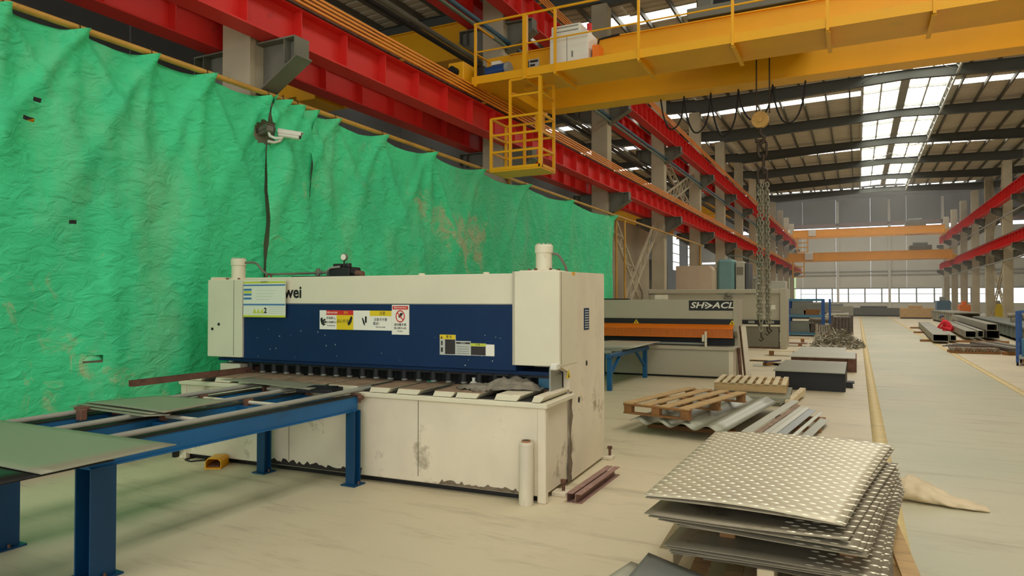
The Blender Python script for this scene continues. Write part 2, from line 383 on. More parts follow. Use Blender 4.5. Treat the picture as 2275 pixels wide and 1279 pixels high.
# ---- roofs
def zbot(X, Xr): return 10.89-0.05*abs(X-Xr)
def sheet_mesh(L, W0, W1, zt):
    # ribbed sheet: ribs run down the slope (x), repeated along y
    m = MB(); P = 0.375; y = 0.0; prof = []
    while y < L-1e-6:
        prof += [(y, 0), (min(y+P*0.55, L), 0), (min(y+P*0.65, L), 0.05), (min(y+P*0.9, L), 0.05)]; y += P
    prof.append((L, 0))
    v = [(W0, p[0], zt(W0)+p[1]) for p in prof]+[(W1, p[0], zt(W1)+p[1]) for p in prof]; n = len(prof)
    m.add(v, [(i, i+1, i+1+n, i+n) for i in range(n-1)])
    return m.mesh('roof_panel')
def roof(label, X0, X1, Xr, strips, sky=None, frames=FR):
    R = thing('ceiling', label, 'roof', (0, 0, 0), kind='structure')
    zt = lambda X: 11.46-0.02*abs(X-Xr)
    halves = [(X0, (sky[0] if sky else Xr)), ((sky[1] if sky else Xr), X1)]
    for (a, b) in halves:
        full = sheet_mesh(6.75, a, b, zt); h1 = sheet_mesh(2.95, a, b, zt)
        for m_ in (full, h1): m_.materials.append(MATS['roof_sheet'])
        n = 7 if (b-a) > 6 else 5
        px_ = [a+(b-a)*(i+0.5)/n for i in range(n)]
        for X in px_:
            ob('purlin', MB().bar((X, frames[0], zt(X)-0.10), (X, frames[-1], zt(X)-0.10), 0.07, 0.18), 'purlin', R)
        for k in range(len(frames)-1):
            if k in strips:
                ob('roof_panel', h1, None, R, (0, frames[k], 0)); ob('roof_panel', h1, None, R, (0, frames[k]+3.8, 0))
                ed = [a]+px_+[b]
                for i in range(len(ed)-1):
                    q0, q1 = ed[i]+0.04, ed[i+1]-0.04
                    glow(ob('roof_light', MB().hexa([(q0, frames[k]+2.97, zt(q0)), (q1, frames[k]+2.97, zt(q1)), (q1, frames[k]+3.78, zt(q1)), (q0, frames[k]+3.78, zt(q0)), (q0, frames[k]+2.97, zt(q0)+.02), (q1, frames[k]+2.97, zt(q1)+.02), (q1, frames[k]+3.78, zt(q1)+.02), (q0, frames[k]+3.78, zt(q0)+.02)]), None, R), 'roof_light')
            else:
                ob('roof_panel', full, None, R, (0, frames[k], 0))
    # rafters: tapered welded I sections, one each side of the ridge
    def raft(a, b):
        m = MB(); 
        def strip(y0, y1, f0, f1):
            m.hexa([(a, y0, f0(a)), (b, y0, f0(b)), (b, y1, f0(b)), (a, y1, f0(a)), (a, y0, f1(a)), (b, y0, f1(b)), (b, y1, f1(b)), (a, y1, f1(a))])
        lo = lambda X: zbot(X, Xr); hi = lambda X: zt(X)-0.19
        strip(-0.11, 0.11, lo, lambda X: lo(X)+0.02); strip(-0.11, 0.11, lambda X: hi(X)-0.02, hi); strip(-0.01, 0.01, lambda X: lo(X)+0.02, lambda X: hi(X)-0.02)
        return m.mesh('rafter')
    ra, rb = raft(X0, Xr), raft(Xr, X1)
    for y in frames:
        ob('rafter', ra, 'rafter', R, (0, y, 0)); ob('rafter', rb, 'rafter', R, (0, y, 0))
    return R
main = roof('ribbed sheet roof of the main bay with a glazed ridge light', COLX_L, COLX_R, 2.0, (0, 2, 5, 6, 7, 9, 11), sky=(0.25, 3.75))
# ridge skylight: four columns of panes, grey steel bars
zs = lambda X: 11.52-0.05*abs(X-2.0)
cols = [(0.33, 1.02), (1.10, 1.80), (2.20, 2.90), (2.98, 3.67)]
pane_m = {}
for ci, (a, b) in enumerate(cols):
    for L, key in ((3.25, 0),):
        pane_m[ci] = MB().hexa([(a, 0.06, zs(a)), (b, 0.06, zs(b)), (b, 3.315, zs(b)), (a, 3.315, zs(a)), (a, 0.06, zs(a)+.02), (b, 0.06, zs(b)+.02), (b, 3.315, zs(b)+.02), (a, 3.315, zs(a)+.02)]).mesh('skylight_pane')
        glow(pane_m[ci], 'roof_light')
for k in range(len(FR)-1):
    for h in (0, 1):
        for ci in range(4): ob('skylight_pane', pane_m[ci], None, main, (0, FR[k]+3.375*h, 0))
        ob('skylight_bar', MB().bar((0.25, FR[k]+3.375*h, zs(0.25)-0.05), (2, FR[k]+3.375*h, zs(2)-0.05), 0.09, 0.12).bar((2, FR[k]+3.375*h, zs(2)-0.05), (3.75, FR[k]+3.375*h, zs(3.75)-0.05), 0.09, 0.12), 'frame_grey', main)
for X, w, h in ((0.27, 0.12, 0.34), (1.06, 0.07, 0.12), (2.0, 0.36, 0.16), (2.94, 0.07, 0.12), (3.73, 0.12, 0.34)):
    ob('skylight_bar', MB().bar((X, FR[0], zs(X)-0.06), (X, FR[-1], zs(X)-0.06), w, h), 'steel_grey' if w > 0.3 else 'frame_grey', main)
# a lattice edge strut under the skylight's far edge and wind bracing rods
st = MB()
for k in range(3, len(FR)-1):
    for h in range(4):
        y = FR[k]+6.75/4*h
        st.bar((3.72, y, 11.3), (3.72, y+6.75/8, 10.86), 0.04, 0.04); st.bar((3.72, y+6.75/8, 10.86), (3.72, y+6.75/4, 11.3), 0.04, 0.04)
st.bar((3.72, FR[3], 10.86), (3.72, FR[-1], 10.86), 0.07, 0.07)
ob('skylight_strut', st, 'frame_grey', main)
for k in (6, 9):
    ob('brace_rod', MB().cyl((0.25, FR[k], 10.95), (3.75, FR[k+1], 10.95), 0.018, 6), 'steel_grey', main)
    ob('brace_rod', MB().cyl((3.75, FR[k], 10.95), (0.25, FR[k+1], 10.95), 0.018, 6), 'steel_grey', main)
left_roof = roof('ribbed roof over the side bay behind the green tarpaulin', -19.2, COLX_L, -13, (5, 6, 7, 8, 9, 10, 11))
right_roof = roof('ribbed roof over the side bay beyond the pillars', COLX_R, 22, 15.3, (1, 3, 5, 7, 9, 11))

# ---- taller cross hall at the far end
YE = 97.0
ch = thing('ceiling', 'dark roof of the taller cross hall at the far end', 'roof', (0, 0, 0), kind='structure')
ob('roof_panel', MB().box(-22, 25, 67.3, YE, 14.5, 14.6), 'wall_dark', ch)
for i in range(9):
    ob('rafter', MB().bar((-22, 70+3.2*i, 14.3), (25, 70+3.2*i, 14.3), 0.12, 0.36), 'rafter', ch)
for r_, y in enumerate((71.5, 75.0, 79.0, 83.5, 88.5)):  # a few slits show; more rows and larger panes added to brighten the end wall
    for i in range(22):
        glow(ob('roof_light', MB().box(-12.4+1.1*i, -11.6+1.1*i, y, y+1.9, 14.42, 14.48), None, ch), 'roof_light')
fascia = ob('wall_fascia', MB().box(-22, 25, 67.2, 67.3, 11.5, 14.6), 'wall_dark'); tag(fascia, 'dark sheet fascia where the roof steps up to the cross hall', 'wall', kind='structure')

# ---- end wall with its window band
we = thing('wall_end', 'pale panelled end wall at the far end of the hall', 'wall', (0, YE, 0), kind='structure')
def wp(x0, x1, z0, z1, m='wall_panel', name='wall_panel', y0=0.0, y1=0.2): return ob(name, MB().box(x0, x1, y0, y1, z0, z1), m, we)
wp(-22, 25, 0, 1.2)
for i in range(12):
    x0 = -22+47/12*i; x1 = x0+47/12
    wp(x0+0.01, x1-0.01, 3.0, 6.45); wp(x0+0.01, x1-0.01, 6.7, 10.3); wp(x0+0.01, x1-0.01, 10.75, 14.6, 'wall_dark')
for z0, z1 in ((6.5, 6.65), (10.38, 10.68)):
    for i in range(26):
        glow(ob('wall_light', MB().box(-12+1.0*i, -12+1.0*i+0.86, 0.05, 0.1, z0, z1), None, we), 'window_light', 2)
for x in (-2.2, 3.55, 9.2): wp(x-0.14, x+0.14, 0, 14, 'wall_panel', 'wall_post', -0.3, 0.0)
for z in (3.0, 4.65, 5.1): wp(-22, 25, z-0.06, z+0.06, 'steel_grey', 'girt', -0.12, 0.0)
wp(-22, 25, 10.85, 11.25, 'rust_red', 'girt', -0.3, 0.0)
wi = 0
xs = [-6.6+1.86*i for i in range(13)]
for i in range(12):
    x0, x1 = xs[i], xs[i+1]; wi += 1
    wn = thing('window_%d' % wi, 'bright window bay in the end wall, number %d from the hall pillars' % wi, 'window', (x0, YE, 1.2), kind='structure')
    wn['label'] = 'bright two-light window of the far end wall'; wn['group'] = 'end wall window band'
    w = x1-x0
    ob('frame', MB().box(0, 0.08, -0.06, 0.1, 0, 1.8).box(w-0.08, w, -0.06, 0.1, 0, 1.8).box(0.08, w-0.08, -0.06, 0.1, 0, 0.07).box(0.08, w-0.08, -0.06, 0.1, 1.73, 1.8).box(0.08, w-0.08, -0.05, 0.1, 1.05, 1.12), 'steel_grey', wn)
    glow(ob('pane', MB().box(0.08, w-0.08, 0.02, 0.04, 1.12, 1.73), None, wn), 'window_light', 2)
    glow(ob('pane', MB().box(0.08, w-0.08, 0.02, 0.04, 0.07, 1.05), None, wn), 'window_light', 2)
wi += 1
wn = tag(ob('window_%d' % wi, MB().box(-8.5, -7.2, YE-0.08, YE-0.02, 0.9, 4.7).box(-7.9, -7.8, YE-0.1, YE-0.08, .9, 4.7), 'window_green'), 'tall window with green trees outside beyond the far pillars', 'window', kind='structure')

# ---- side walls
wl = thing('wall_left', 'blue grey outer wall of the side bay behind the tarpaulin', 'wall', (-19.2, 0, 0), kind='structure')
for k in range(len(FR)-1): ob('wall_panel', MB().box(-0.15, 0, FR[k]+0.02, FR[k+1]-0.02, 0, 11.4), 'wall_blue', wl)
ob('wall_panel', MB().box(-0.15, 0, 67.3, YE, 0, 14.5), 'wall_blue', wl)
for j, (y0, y1) in enumerate(((74, 76.5), (80, 83.2), (88, 90))):
    wi += 1
    wn = thing('window_%d' % wi, 'tall bright side window above the machines', 'window', (-19.2, y0, 5.0), kind='structure'); wn['group'] = 'side bay windows'
    glow(ob('pane', MB().box(0.0, 0.03, 0, y1-y0, 0, 4.2), None, wn), 'window_light', 3)
    for z in (0, 1.0, 2.0, 3.1, 4.2): ob('glazing_bar', MB().box(0.03, 0.08, 0, y1-y0, z-0.05, z+0.05), 'steel_grey', wn)
wr = thing('wall_right', 'grey outer wall of the side bay beyond the pillars', 'wall', (22, 0, 0), kind='structure')
for k in range(len(FR)-1): ob('wall_panel', MB().box(0, 0.15, FR[k]+0.02, FR[k+1]-0.02, 0, 11.4), 'wall_panel', wr)
ob('wall_panel', MB().box(0, 0.15, 67.3, YE, 0, 14.5), 'wall_panel', wr)
wb = thing('wall_back', 'unseen panelled wall over an opening added to let in light behind the viewer', 'wall', (0, FR[0], 0), kind='structure')  # unseen; left open below so sky light fills the machine fronts
for i in range(8): ob('wall_panel', MB().box(-19.2+5.15*i+.01, -19.2+5.15*(i+1)-.01, -0.2, 0, 9.0, 11.4), 'wall_panel', wb)
wq = tag(ob('wall_partition', MB().box(-7.95, -7.75, 18.8, 28.2, 0, 4.5), 'partition'), 'beige partition wall behind the lattice bracing', 'wall', kind='structure')

# ---- columns with crane brackets
colm = MB().cbox(-0.25, 0.25, -0.22, 0.22, 0, 10.5, 0.02).mesh('shaft'); colm.materials.append(MATS['concrete'])
angm = MB().box(0.25, 0.262, -0.23, -0.15, 0, 10.4).box(0.17, 0.25, -0.232, -0.22, 0, 10.4).mesh('corner_angle'); angm.materials.append(MATS['concrete'])
def bracket_mesh(s):
    # welded bracket reaching out from the column (s = +1 towards +x)
    m = MB(); P = lambda p: (p[0]*s, p[1])
    m.prism([P(q) for q in ((0.24, -0.02), (0.86, -0.02), (0.86, -0.24), (0.24, -0.62))], 'y', -0.01, 0.01)
    m.hexa([(0.24*s, -.13, -.645), (0.24*s, .13, -.645), (0.92*s, .13, -.255), (0.92*s, -.13, -.255), (0.24*s, -.13, -.625), (0.24*s, .13, -.625), (0.92*s, .13, -.235), (0.92*s, -.13, -.235)] if s > 0 else
           [(0.24*s, .13, -.645), (0.24*s, -.13, -.645), (0.92*s, -.13, -.255), (0.92*s, .13, -.255), (0.24*s, .13, -.625), (0.24*s, -.13, -.625), (0.92*s, -.13, -.235), (0.92*s, .13, -.235)])
    x = sorted((0.24*s, 0.88*s)); m.box(x[0], x[1], -.13, .13, -0.02, 0.0)
    x = sorted((0.70*s, 0.712*s)); m.box(x[0], x[1], -.12, .12, -0.3, -0.02)
    x = sorted((0.868*s, 0.88*s)); m.box(x[0], x[1], -.12, .12, -0.25, -0.02)
    return m.mesh('bracket')
br = {1: bracket_mesh(1), -1: bracket_mesh(-1)}
for b_ in br.values(): b_.materials.append(MATS['steel_dark'])
NAMES_L = {}
for side, X in ((0, COLX_L), (1, COLX_R)):
    for k, y in enumerate(FR+[73.8, 80.55, 87.3]):
        if y < -1: continue
        n = k-2
        lab = ('concrete pillar with crane brackets in the row beside the tarpaulin' if side == 0 else 'concrete pillar with crane brackets in the row beyond the steel beams')
        c = thing('column', lab, 'pillar', (X, y, 0), group='pillar row %s' % ('at the tarpaulin side' if side == 0 else 'at the far side of the aisle'), kind='structure')
        ob('shaft', colm, None, c); ob('corner_angle', angm, None, c)
        for z in (4.78, 7.48):
            for s in (1, -1): ob('bracket', br[s], None, c, (0, 0, z))

# ---- lattice cross bracing between pillars
def lattice(m, p0, p1, w, n, r=0.035):
    p0 = Vector(p0); p1 = Vector(p1); d = (p1-p0).normalized(); q = Vector((0, -d.z, d.y))*w/2
    m.bar(p0+q, p1+q, 2*r, 2*r, (1, 0, 0)); m.bar(p0-q, p1-q, 2*r, 2*r, (1, 0, 0))
    for i in range(n):
        a = p0.lerp(p1, i/n); b = p0.lerp(p1, (i+1)/n)
        m.bar(a+q, a-q, r, r, (1, 0, 0)); m.bar(a-q, b+q, r, r, (1, 0, 0))
    return m
for X, y0, y1, z0, z1, lab in ((-6.9, 20.45, 25.9, 0.25, 4.4, 'pale steel lattice cross brace just past the tarpaulin end'), (-6.9, 27.1, 32.7, 5.5, 7.3, 'steel lattice brace high between pillars over the grey machines'),
                               (8.6, 54.08, 59.78, 0.3, 4.4, 'steel lattice brace low between the far-side pillars'), (8.6, 54.08, 59.78, 5.6, 10.0, 'steel lattice brace high between the far-side pillars')):
    r_ = thing('cross_brace', lab, 'brace', (X, y0, z0))
    ob('diagonal', lattice(MB(), (0, 0, z1-z0), (0, y1-y0, 0), 0.45, 9), 'concrete', r_)
    for yy, s_ in ((0, -1), (y1-y0, 1)):
        for zz in (0, z1-z0): ob('gusset', MB().box(-.02, .02, min(yy-.1*s_, yy+.36*s_), max(yy-.1*s_, yy+.36*s_), zz-.2, zz+.2), 'concrete', r_)
    ob('diagonal', lattice(MB(), (0.05, 0, 0), (0.05, y1-y0, z1-z0), 0.45, 9), 'concrete', r_)

# ---- crane runway girders
def girder(X, z0, z1, Y0, Y1, s, label, bars=True, sp=0.87, hw=0.15, first=7.44, bx=0.22):
    g = thing('runway_girder', label, 'crane girder', (X, 0, 0))
    ob('web', MB().box(-0.008, 0.008, Y0, Y1, z0+0.02, z1-0.02), 'red', g)
    ob('bottom_flange', MB().box(-hw, hw, Y0, Y1, z0, z0+0.02), 'red', g)
    ob('top_flange', MB().box(-hw, hw, Y0, Y1, z1-0.02, z1), 'red', g)
    ob('rail', MB().box(-0.035, 0.035, Y0, Y1, z1, z1+0.03).box(-0.015, 0.015, Y0, Y1, z1+.03, z1+.09).box(-0.03, 0.03, Y0, Y1, z1+.09, z1+.12), 'rust', g)
    me = MB().box(0.008, hw-0.012, -0.006, 0.006, z0+0.02, z1-0.02).box(-hw+0.012, -0.008, -0.006, 0.006, z0+0.02, z1-0.02).mesh('stiffener'); me.materials.append(MATS['red'])
    y = first-math.floor((first-Y0)/sp)*sp
    while y < Y1:
        ob('stiffener', me, None, g, (0, y, 0)); y += sp
    if bars:
        for i in range(4):
            ob('conductor_bar', MB().box(s*bx-0.012, s*bx+0.012, Y0, Y1, z1+0.02+0.055*i, z1+0.05+0.055*i), 'bar_orange', g)
        hm = MB().box(min(0, s*(bx-0.02)), max(0, s*(bx-0.02)), -0.02, 0.02, z1+0.0, z1+0.03).box(s*(bx-.03)-.008, s*(bx-.03)+.008, -.02, .02, z1, z1+.21).mesh('bar_hanger'); hm.materials.append(MATS['pipe_yellow'])
        y = Y0+1.3
        while y < Y1: ob('bar_hanger', hm, None, g, (0, y, 0)); y += 2.6
    return g
girder(-6.42, 4.79, 5.28, -3, 94, 1, 'red lower crane girder with orange conductor bars above the tarpaulin')
girder(-7.40, 4.79, 5.28, -3, 94, -1, 'red lower crane girder behind the pillars, over the side bay', bars=False, first=8.12)
girder(-6.36, 7.50, 8.08, 2, 86, 1, 'red upper crane girder with conductor bars beside the tarpaulin pillars', sp=0.6)
girder(-7.42, 7.50, 8.08, 2, 86, -1, 'red upper crane girder behind the tarpaulin pillars', bars=False)
girder(7.95, 4.78, 5.36, 20, 86, -1, 'red lower crane girder on the far side of the aisle', sp=0.87, bars=False)
girder(7.95, 7.48, 8.16, 20, 86, -1, 'red upper crane girder on the far side of the aisle', sp=0.87, bars=False)

# ---- service pipes along the pillars
def pipe(name, label, X, z, Y0, Y1, r, m, n=10): return tag(ob(name, MB().cyl((0, Y0, 0), (0, Y1, 0), r, n), m, None, (X, 0, z)), label, 'pipe')
pipe('service_pipe', 'green service pipe under the upper red girder', -6.58, 6.92, 3, 90, 0.035, 'pipe_green')
pipe('service_pipe', 'blue service pipe beside the green one under the upper girder', -6.60, 7.06, 3, 90, 0.045, 'pipe_blue')
pipe('service_pipe', 'dark conduit behind the pillars at mid height', -7.30, 6.62, 3, 90, 0.05, 'steel_black')
pipe('service_pipe', 'second dark conduit behind the pillars, just above the other', -7.34, 6.78, 3, 90, 0.05, 'steel_dark')
pipe('service_pipe', 'pale pipe along the far-side pillars below the upper girder', 8.3, 6.85, 20, 90, 0.05, 'steel_grey')
pipe('service_pipe', 'pale pipe along the far-side pillars below the lower girder', 8.3, 4.05, 20, 90, 0.05, 'steel_grey')

# ================================================================== TARPAULIN AND ITS PIPE
tp = thing('tarp_rail', 'long yellow steel pipe that carries the green tarpaulin', 'pipe', (-6.5, 0, 0))
ob('pipe', MB().cyl((0, 0, 4.14), (0, 33, 4.13), 0.032, 12), 'pipe_yellow', tp)
ob('wire', MB().cyl((-0.06, 0, 4.19), (-0.06, 33, 4.18), 0.008, 6), 'rope', tp)
for y in (0.3, 13.05, 20.35, 33): ob('post', MB().cyl((-0.12, y, 0), (-0.12, y, 4.16), 0.035, 10), 'pipe_yellow', tp)
ob('post', MB().cyl((-0.02, 20.9, 0), (-0.02, 20.9, 4.16), 0.035, 10), 'pipe_yellow', tp)
def tarp(label, Y0, Y1, x0, hang, sag, seed, holes=(), ny=None, z0=0.0):
    rnd = random.Random(seed)
    folds = [(rnd.uniform(Y0, Y1), rnd.uniform(0.10, 0.28), rnd.uniform(0.015, 0.045), rnd.uniform(-0.2, 0.2)) for _ in range(int((Y1-Y0)*1.8))]
    rid = [(h, rnd.uniform(0.05, 0.10), d) for h in hang for d in (rnd.uniform(-0.7, -0.3), rnd.uniform(-0.12, 0.12), rnd.uniform(0.3, 0.7))]
    hs = sorted(hang)
    def ztop(y):
        for a, b in zip(hs[:-1], hs[1:]):
            if a <= y <= b:
                t = (y-a)/(b-a); return 4.11-sag*min(1.0, (b-a)/1.3)*(1-(2*t-1)**2)
        return 4.08
    ny = ny or int((Y1-Y0)/(0.036 if seed == 3 else 0.05)); nz = 110
    def fn(u, v):
        y = Y0+(Y1-Y0)*u; zt = ztop(y); z = z0+(zt-z0)*v; dz = 4.12-z
        d = 0.0
        for (h, a, k) in rid:
            w = 0.06+0.07*dz; d += a*math.exp(-((y-h-k*dz)/w)**2)*math.exp(-dz/1.7)
        for (c, w, a, k) in folds:
            d += a*math.exp(-((y-c-k*(2-z))/w)**2)*(0.35+0.65*min(1, dz/1.2))
        d += 0.022*(noise.noise((y*0.9+seed, z*0.8, seed*3.1)))+0.014*noise.noise((y*2.6, z*2.2+seed, 4.2))
        cr = noise.noise((y*5.0, z*6.0+seed, 1.7))+0.6*noise.noise((y*11, z*12, seed))
        d += 0.009*cr
        d += 0.02*max(0, (0.5-z))*2*(0.5+0.5*noise.noise((y*3, 0, 9)))
        return (x0+d, y, z)
    m = MB().grid(ny, nz, fn)
    keep = []
    for f in m.f:
        c = Vector((0, 0, 0))
        for i in f: c += Vector(m.v[i])
        c /= 4
        if any(((c.y-hy)/ry)**2+((c.z-hz)/rz)**2 < 1 for (hy, hz, ry, rz) in holes): continue
        keep.append(f)
    m.f = keep; m.sm = [True]*len(keep)
    t = thing('tarpaulin', label, 'tarpaulin', (0, 0, 0))
    ob('cloth', m, 'tarp', t)
    eye = MB()
    for h in hang:
        if Y0 < h < Y1: ob('tie', MB().tube([(x0+0.02, h, 4.06), (-6.46, h, 4.12), (-6.47, h, 4.18), (-6.535, h+0.01, 4.15), (x0+0.01, h+0.02, 4.07)], 0.006, 5), 'rope', t)
    return t
t1 = tarp('dusty green tarpaulin sheet with small tears, hung nearest the camera', 0.2, 6.22, -6.56, [0.2, 1.4, 2.6, 3.25, 3.9, 4.63, 5.31, 6.2], 0.08, 3,
          z0=0.14, holes=((3.55, 3.38, .022, .04), (3.5, 3.19, .055, .02), (3.87, 2.31, .04, .02), (4.08, 1.03, .12, .026), (6.2, 3.66, .16, .14)))
ob('torn_flap', MB().grid(8, 4, lambda u, v: (-6.54+0.05*math.sin(PI*u)*(1-v), 3.95+0.27*u, 1.02-0.0*u+(0.14*v)*math.sin(PI*u)), None), 'tarp', t1)
tarp('narrow puckered green tarpaulin strip around the two security cameras', 6.2, 6.98, -6.53, [6.2, 6.45, 6.7, 6.98], 0.05, 11, holes=((6.2, 3.64, .12, .13),))
tarp('long green tarpaulin with scraped pale patches behind the white shear', 6.94, 19.75, -6.55, [6.94, 7.42, 8.48, 9.84, 11.55, 13.55, 16.2, 19.75], 0.10, 5, holes=((6.7, 2.3, .05, .12),))

# security cameras poking through the tarpaulin
def sec_cam(label, loc, rz, m1, tilt):
    r_ = thing('security_camera', label, 'camera', loc, rz)
    ob('housing', MB().cbox(-0.045, 0.045, -0.2, 0.06, -0.04, 0.04, 0.012), m1, r_, rot=(tilt, 0, 0))
    ob('sun_hood', MB().box(-0.055, 0.055, -0.24, 0.06, 0.042, 0.05).box(-0.055, -0.048, -0.22, 0.06, 0.0, 0.045).box(0.048, 0.055, -0.22, 0.06, 0.0, 0.045), m1, r_, rot=(tilt, 0, 0))
    ob('lens', MB().cyl((0, -0.215, 0), (0, -0.2, 0), 0.03, 14), 'black', r_, rot=(tilt, 0, 0))
    ob('arm', MB().tube([(0, 0.0, -0.03), (0, 0.04, -0.09), (-0.04, 0.1, -0.12), (-0.1, 0.16, -0.12)], 0.018, 8), 'cabinet', r_)
    return r_
sec_cam('grey security camera half sunk in a tarpaulin hole', (-6.42, 6.16, 3.68), -1.9, 'steel_dark', 0.05)
sec_cam('white security camera on a short arm in front of the tarpaulin', (-6.38, 6.36, 3.66), 2.2, 'cabinet', 0.12)

# ================================================================== NEAR OVERHEAD CRANE
cr = thing('bridge_crane', 'large yellow double-girder overhead crane with walkway and hanging cage', 'crane', (0, 0, 0))
XL, XR = -6.42, 7.95
GY1, GY2, GZ0, GZ1 = 11.40, 13.05, 5.52, 6.16
for (gy, nm) in ((GY1, 0), (GY2, 1)):
    g = ob('main_girder', MB().box(-5.75, 7.35, gy, gy+0.36, GZ0+0.02, GZ1-0.02), 'crane_yellow', cr)
    ob('flange', MB().box(-5.75, 7.35, gy-0.04, gy+0.40, GZ1-0.02, GZ1), 'crane_yellow', g)
    ob('flange', MB().box(-5.75, 7.35, gy-0.04, gy+0.40, GZ0, GZ0+0.02), 'crane_yellow', g)
    ob('trolley_rail', MB().box(-5.75, 7.35, gy+0.15, gy+0.21, GZ1, GZ1+0.07), 'rust', g)
    ob('end_taper', MB().prism([(-6.25, 5.72), (-5.75, GZ0), (-5.75, GZ1), (-6.25, GZ1)], 'y', gy, gy+0.36), 'crane_yellow', g)
for X in (XL, XR):
    e = ob('end_carriage', MB().cbox(X-0.16, X+0.16, 10.55, 14.1, 5.5, 5.86, 0.01), 'crane_yellow', cr)
    for y in (10.85, 13.8): ob('wheel', MB().cyl((X-0.05, y, 5.55), (X+0.05, y, 5.55), 0.16, 20), 'steel_black', e)
    ob('buffer', MB().cyl((X, 10.4, 5.68), (X, 10.55, 5.68), 0.07, 12), 'rubber', e)
    ob('end_plate', MB().box(X+0.16, X+0.5, 11.3, 13.5, 5.55, 5.72) if X < 0 else MB().box(X-0.5, X-0.16, 11.3, 13.5, 5.55, 5.72), 'crane_yellow', e)
wk = ob('walkway', MB().box(-6.18, 7.3, 10.72, GY1, 5.50, 5.52), 'crane_yellow', cr)
ob('toe_board', MB().box(-6.18, 7.3, 10.70, 10.725, 5.46, 5.60), 'crane_yellow', wk)
bxs = [-6.1, -5.12, -4.55, -3.1, -1.65, -0.35, 0.95, 2.4, 3.8, 5.2, 6.6]
for x in bxs[1:]:
    ob('walkway_bracket', MB().box(x-0.03, x+0.03, 10.74, GY1+0.28, 5.41, 5.425).box(x-0.006, x+0.006, 10.74, GY1+0.28, 5.425, 5.5), 'crane_yellow', wk)
for i, x in enumerate(bxs):
    r_ = 0.038 if i == 1 else 0.02
    ob('railing_post', MB().box(x-r_, x+r_, 10.68, 10.68+2*r_, 5.42, 6.54), 'crane_yellow', cr)
for z, r_ in ((6.54, 0.022), (6.03, 0.015)):
    ob('handrail', MB().cyl((-6.12, 10.70, z), (7.3, 10.70, z), r_, 8), 'crane_yellow', cr)
    ob('handrail', MB().cyl((-6.12, 10.70, z), (-6.12, 11.4, z), r_, 8), 'crane_yellow', cr)
# hanging operator cage
cx0, cx1, cy0, cy1, cz0, cz1, czt = -5.80, -4.84, 10.74, 11.32, 3.88, 4.80, 5.44
cg = thing('cage', '', '', (0, 0, 0)); del cg['label'], cg['category']; cg.parent = cr
B_ = lambda a, b, t=0.05: MB().bar(a, b, t, t)
for (x, y, zt_) in ((cx0, cy0, cz1), (cx1, cy0, czt), (cx1, cy1, czt), (cx0, cy1, cz1), (-5.42, cy0, czt), (-5.42, cy1, cz1)):
    ob('upright', B_((x, y, cz0), (x, y, zt_), 0.06 if (x == cx1 and y == cy0) else 0.045), 'crane_yellow', cg)
for y in (cy0, cy1):
    for z in (cz0, 4.2, 4.5, cz1): ob('rung', B_((cx0, y, z), (cx1, y, z), 0.035), 'crane_yellow', cg)
    ob('rung', B_((-5.42, y, czt), (cx1, y, czt), 0.04), 'crane_yellow', cg)
for x in (cx0, cx1):
    for z in (cz0, 4.2, 4.5, cz1): ob('rung', B_((x, cy0, z), (x, cy1, z), 0.035), 'crane_yellow', cg)
ob('rung', B_((-5.42, cy0, 5.16), (cx1, cy0, 5.16), 0.035), 'crane_yellow', cg)
ob('rung', B_((cx1, cy0, 5.16), (cx1, cy1, 5.16), 0.035), 'crane_yellow', cg)
ob('cage_floor', MB().box(cx0-.02, cx1+.02, cy0-.02, cy1+.02, cz0-0.03, cz0), 'crane_yellow', cg)
ob('cage_toe_board', MB().box(cx0, cx1, cy0-.03, cy0-.015, cz0, cz0+0.05).box(cx1+.015, cx1+.03, cy0, cy1, cz0, cz0+.05), 'crane_yellow', cg)
ob('seat_bracket', MB().box(-5.12, -4.98, 11.14, 11.24, 4.62, 4.95), 'crane_yellow', cg)
# gear on the walkway: motor, cabinet, beacon, cable clutter, nameplate
mo = ob('travel_motor', MB().cyl((-6.0, 10.98, 5.72), (-5.62, 10.98, 5.75), 0.11, 18), 'motor_blue', cr)
ob('gearbox', MB().cbox(-6.2, -6.0, 10.86, 11.1, 5.6, 5.84, 0.03), 'steel_black', mo)
ob('fan_cover', MB().cyl((-5.62, 10.98, 5.75), (-5.54, 10.98, 5.755), 0.115, 18), 'steel_grey', mo)
ob('terminal_box', MB().box(-5.9, -5.72, 10.92, 11.04, 5.84, 5.9), 'cabinet', mo)
cb = ob('control_cabinet', MB().cbox(-4.72, -4.02, 10.86, 11.34, 5.52, 6.14, 0.01), 'cabinet', cr)
ob('cabinet_top', MB().cbox(-4.70, -4.16, 10.88, 11.32, 6.14, 6.30, 0.01), 'cabinet', cb)
for z in (6.18, 6.25): ob('vent_slot', MB().box(-4.66, -4.2, 10.87, 10.88, z, z+0.02), 'steel_grey', cb)
for x in (-4.40,): ob('door_seam', MB().box(x-.004, x+.004, 10.856, 10.862, 5.56, 6.1), 'steel_dark', cb)
ob('door_lock', MB().box(-4.31, -4.29, 10.845, 10.86, 5.72, 5.82), 'steel_dark', cb)
ob('warning_beacon', MB().cyl((-4.08, 11.1, 6.14), (-4.08, 11.1, 6.2), 0.04, 12), 'cabinet', cb)
ob('beacon_lens', MB().cyl((-4.08, 11.1, 6.2), (-4.08, 11.1, 6.33), 0.045, 12), 'sign_red', cb)
ob('control_box', MB().cbox(-3.98, -3.86, 10.95, 11.2, 5.6, 5.9, 0.01), 'orange', cr)
ob('cable', MB().tube([(-4.0, 11.0, 5.56), (-3.92, 10.98, 5.75), (-3.86, 10.97, 5.98), (-3.5, 10.96, 6.0)], 0.02, 6), 'cable', cr)
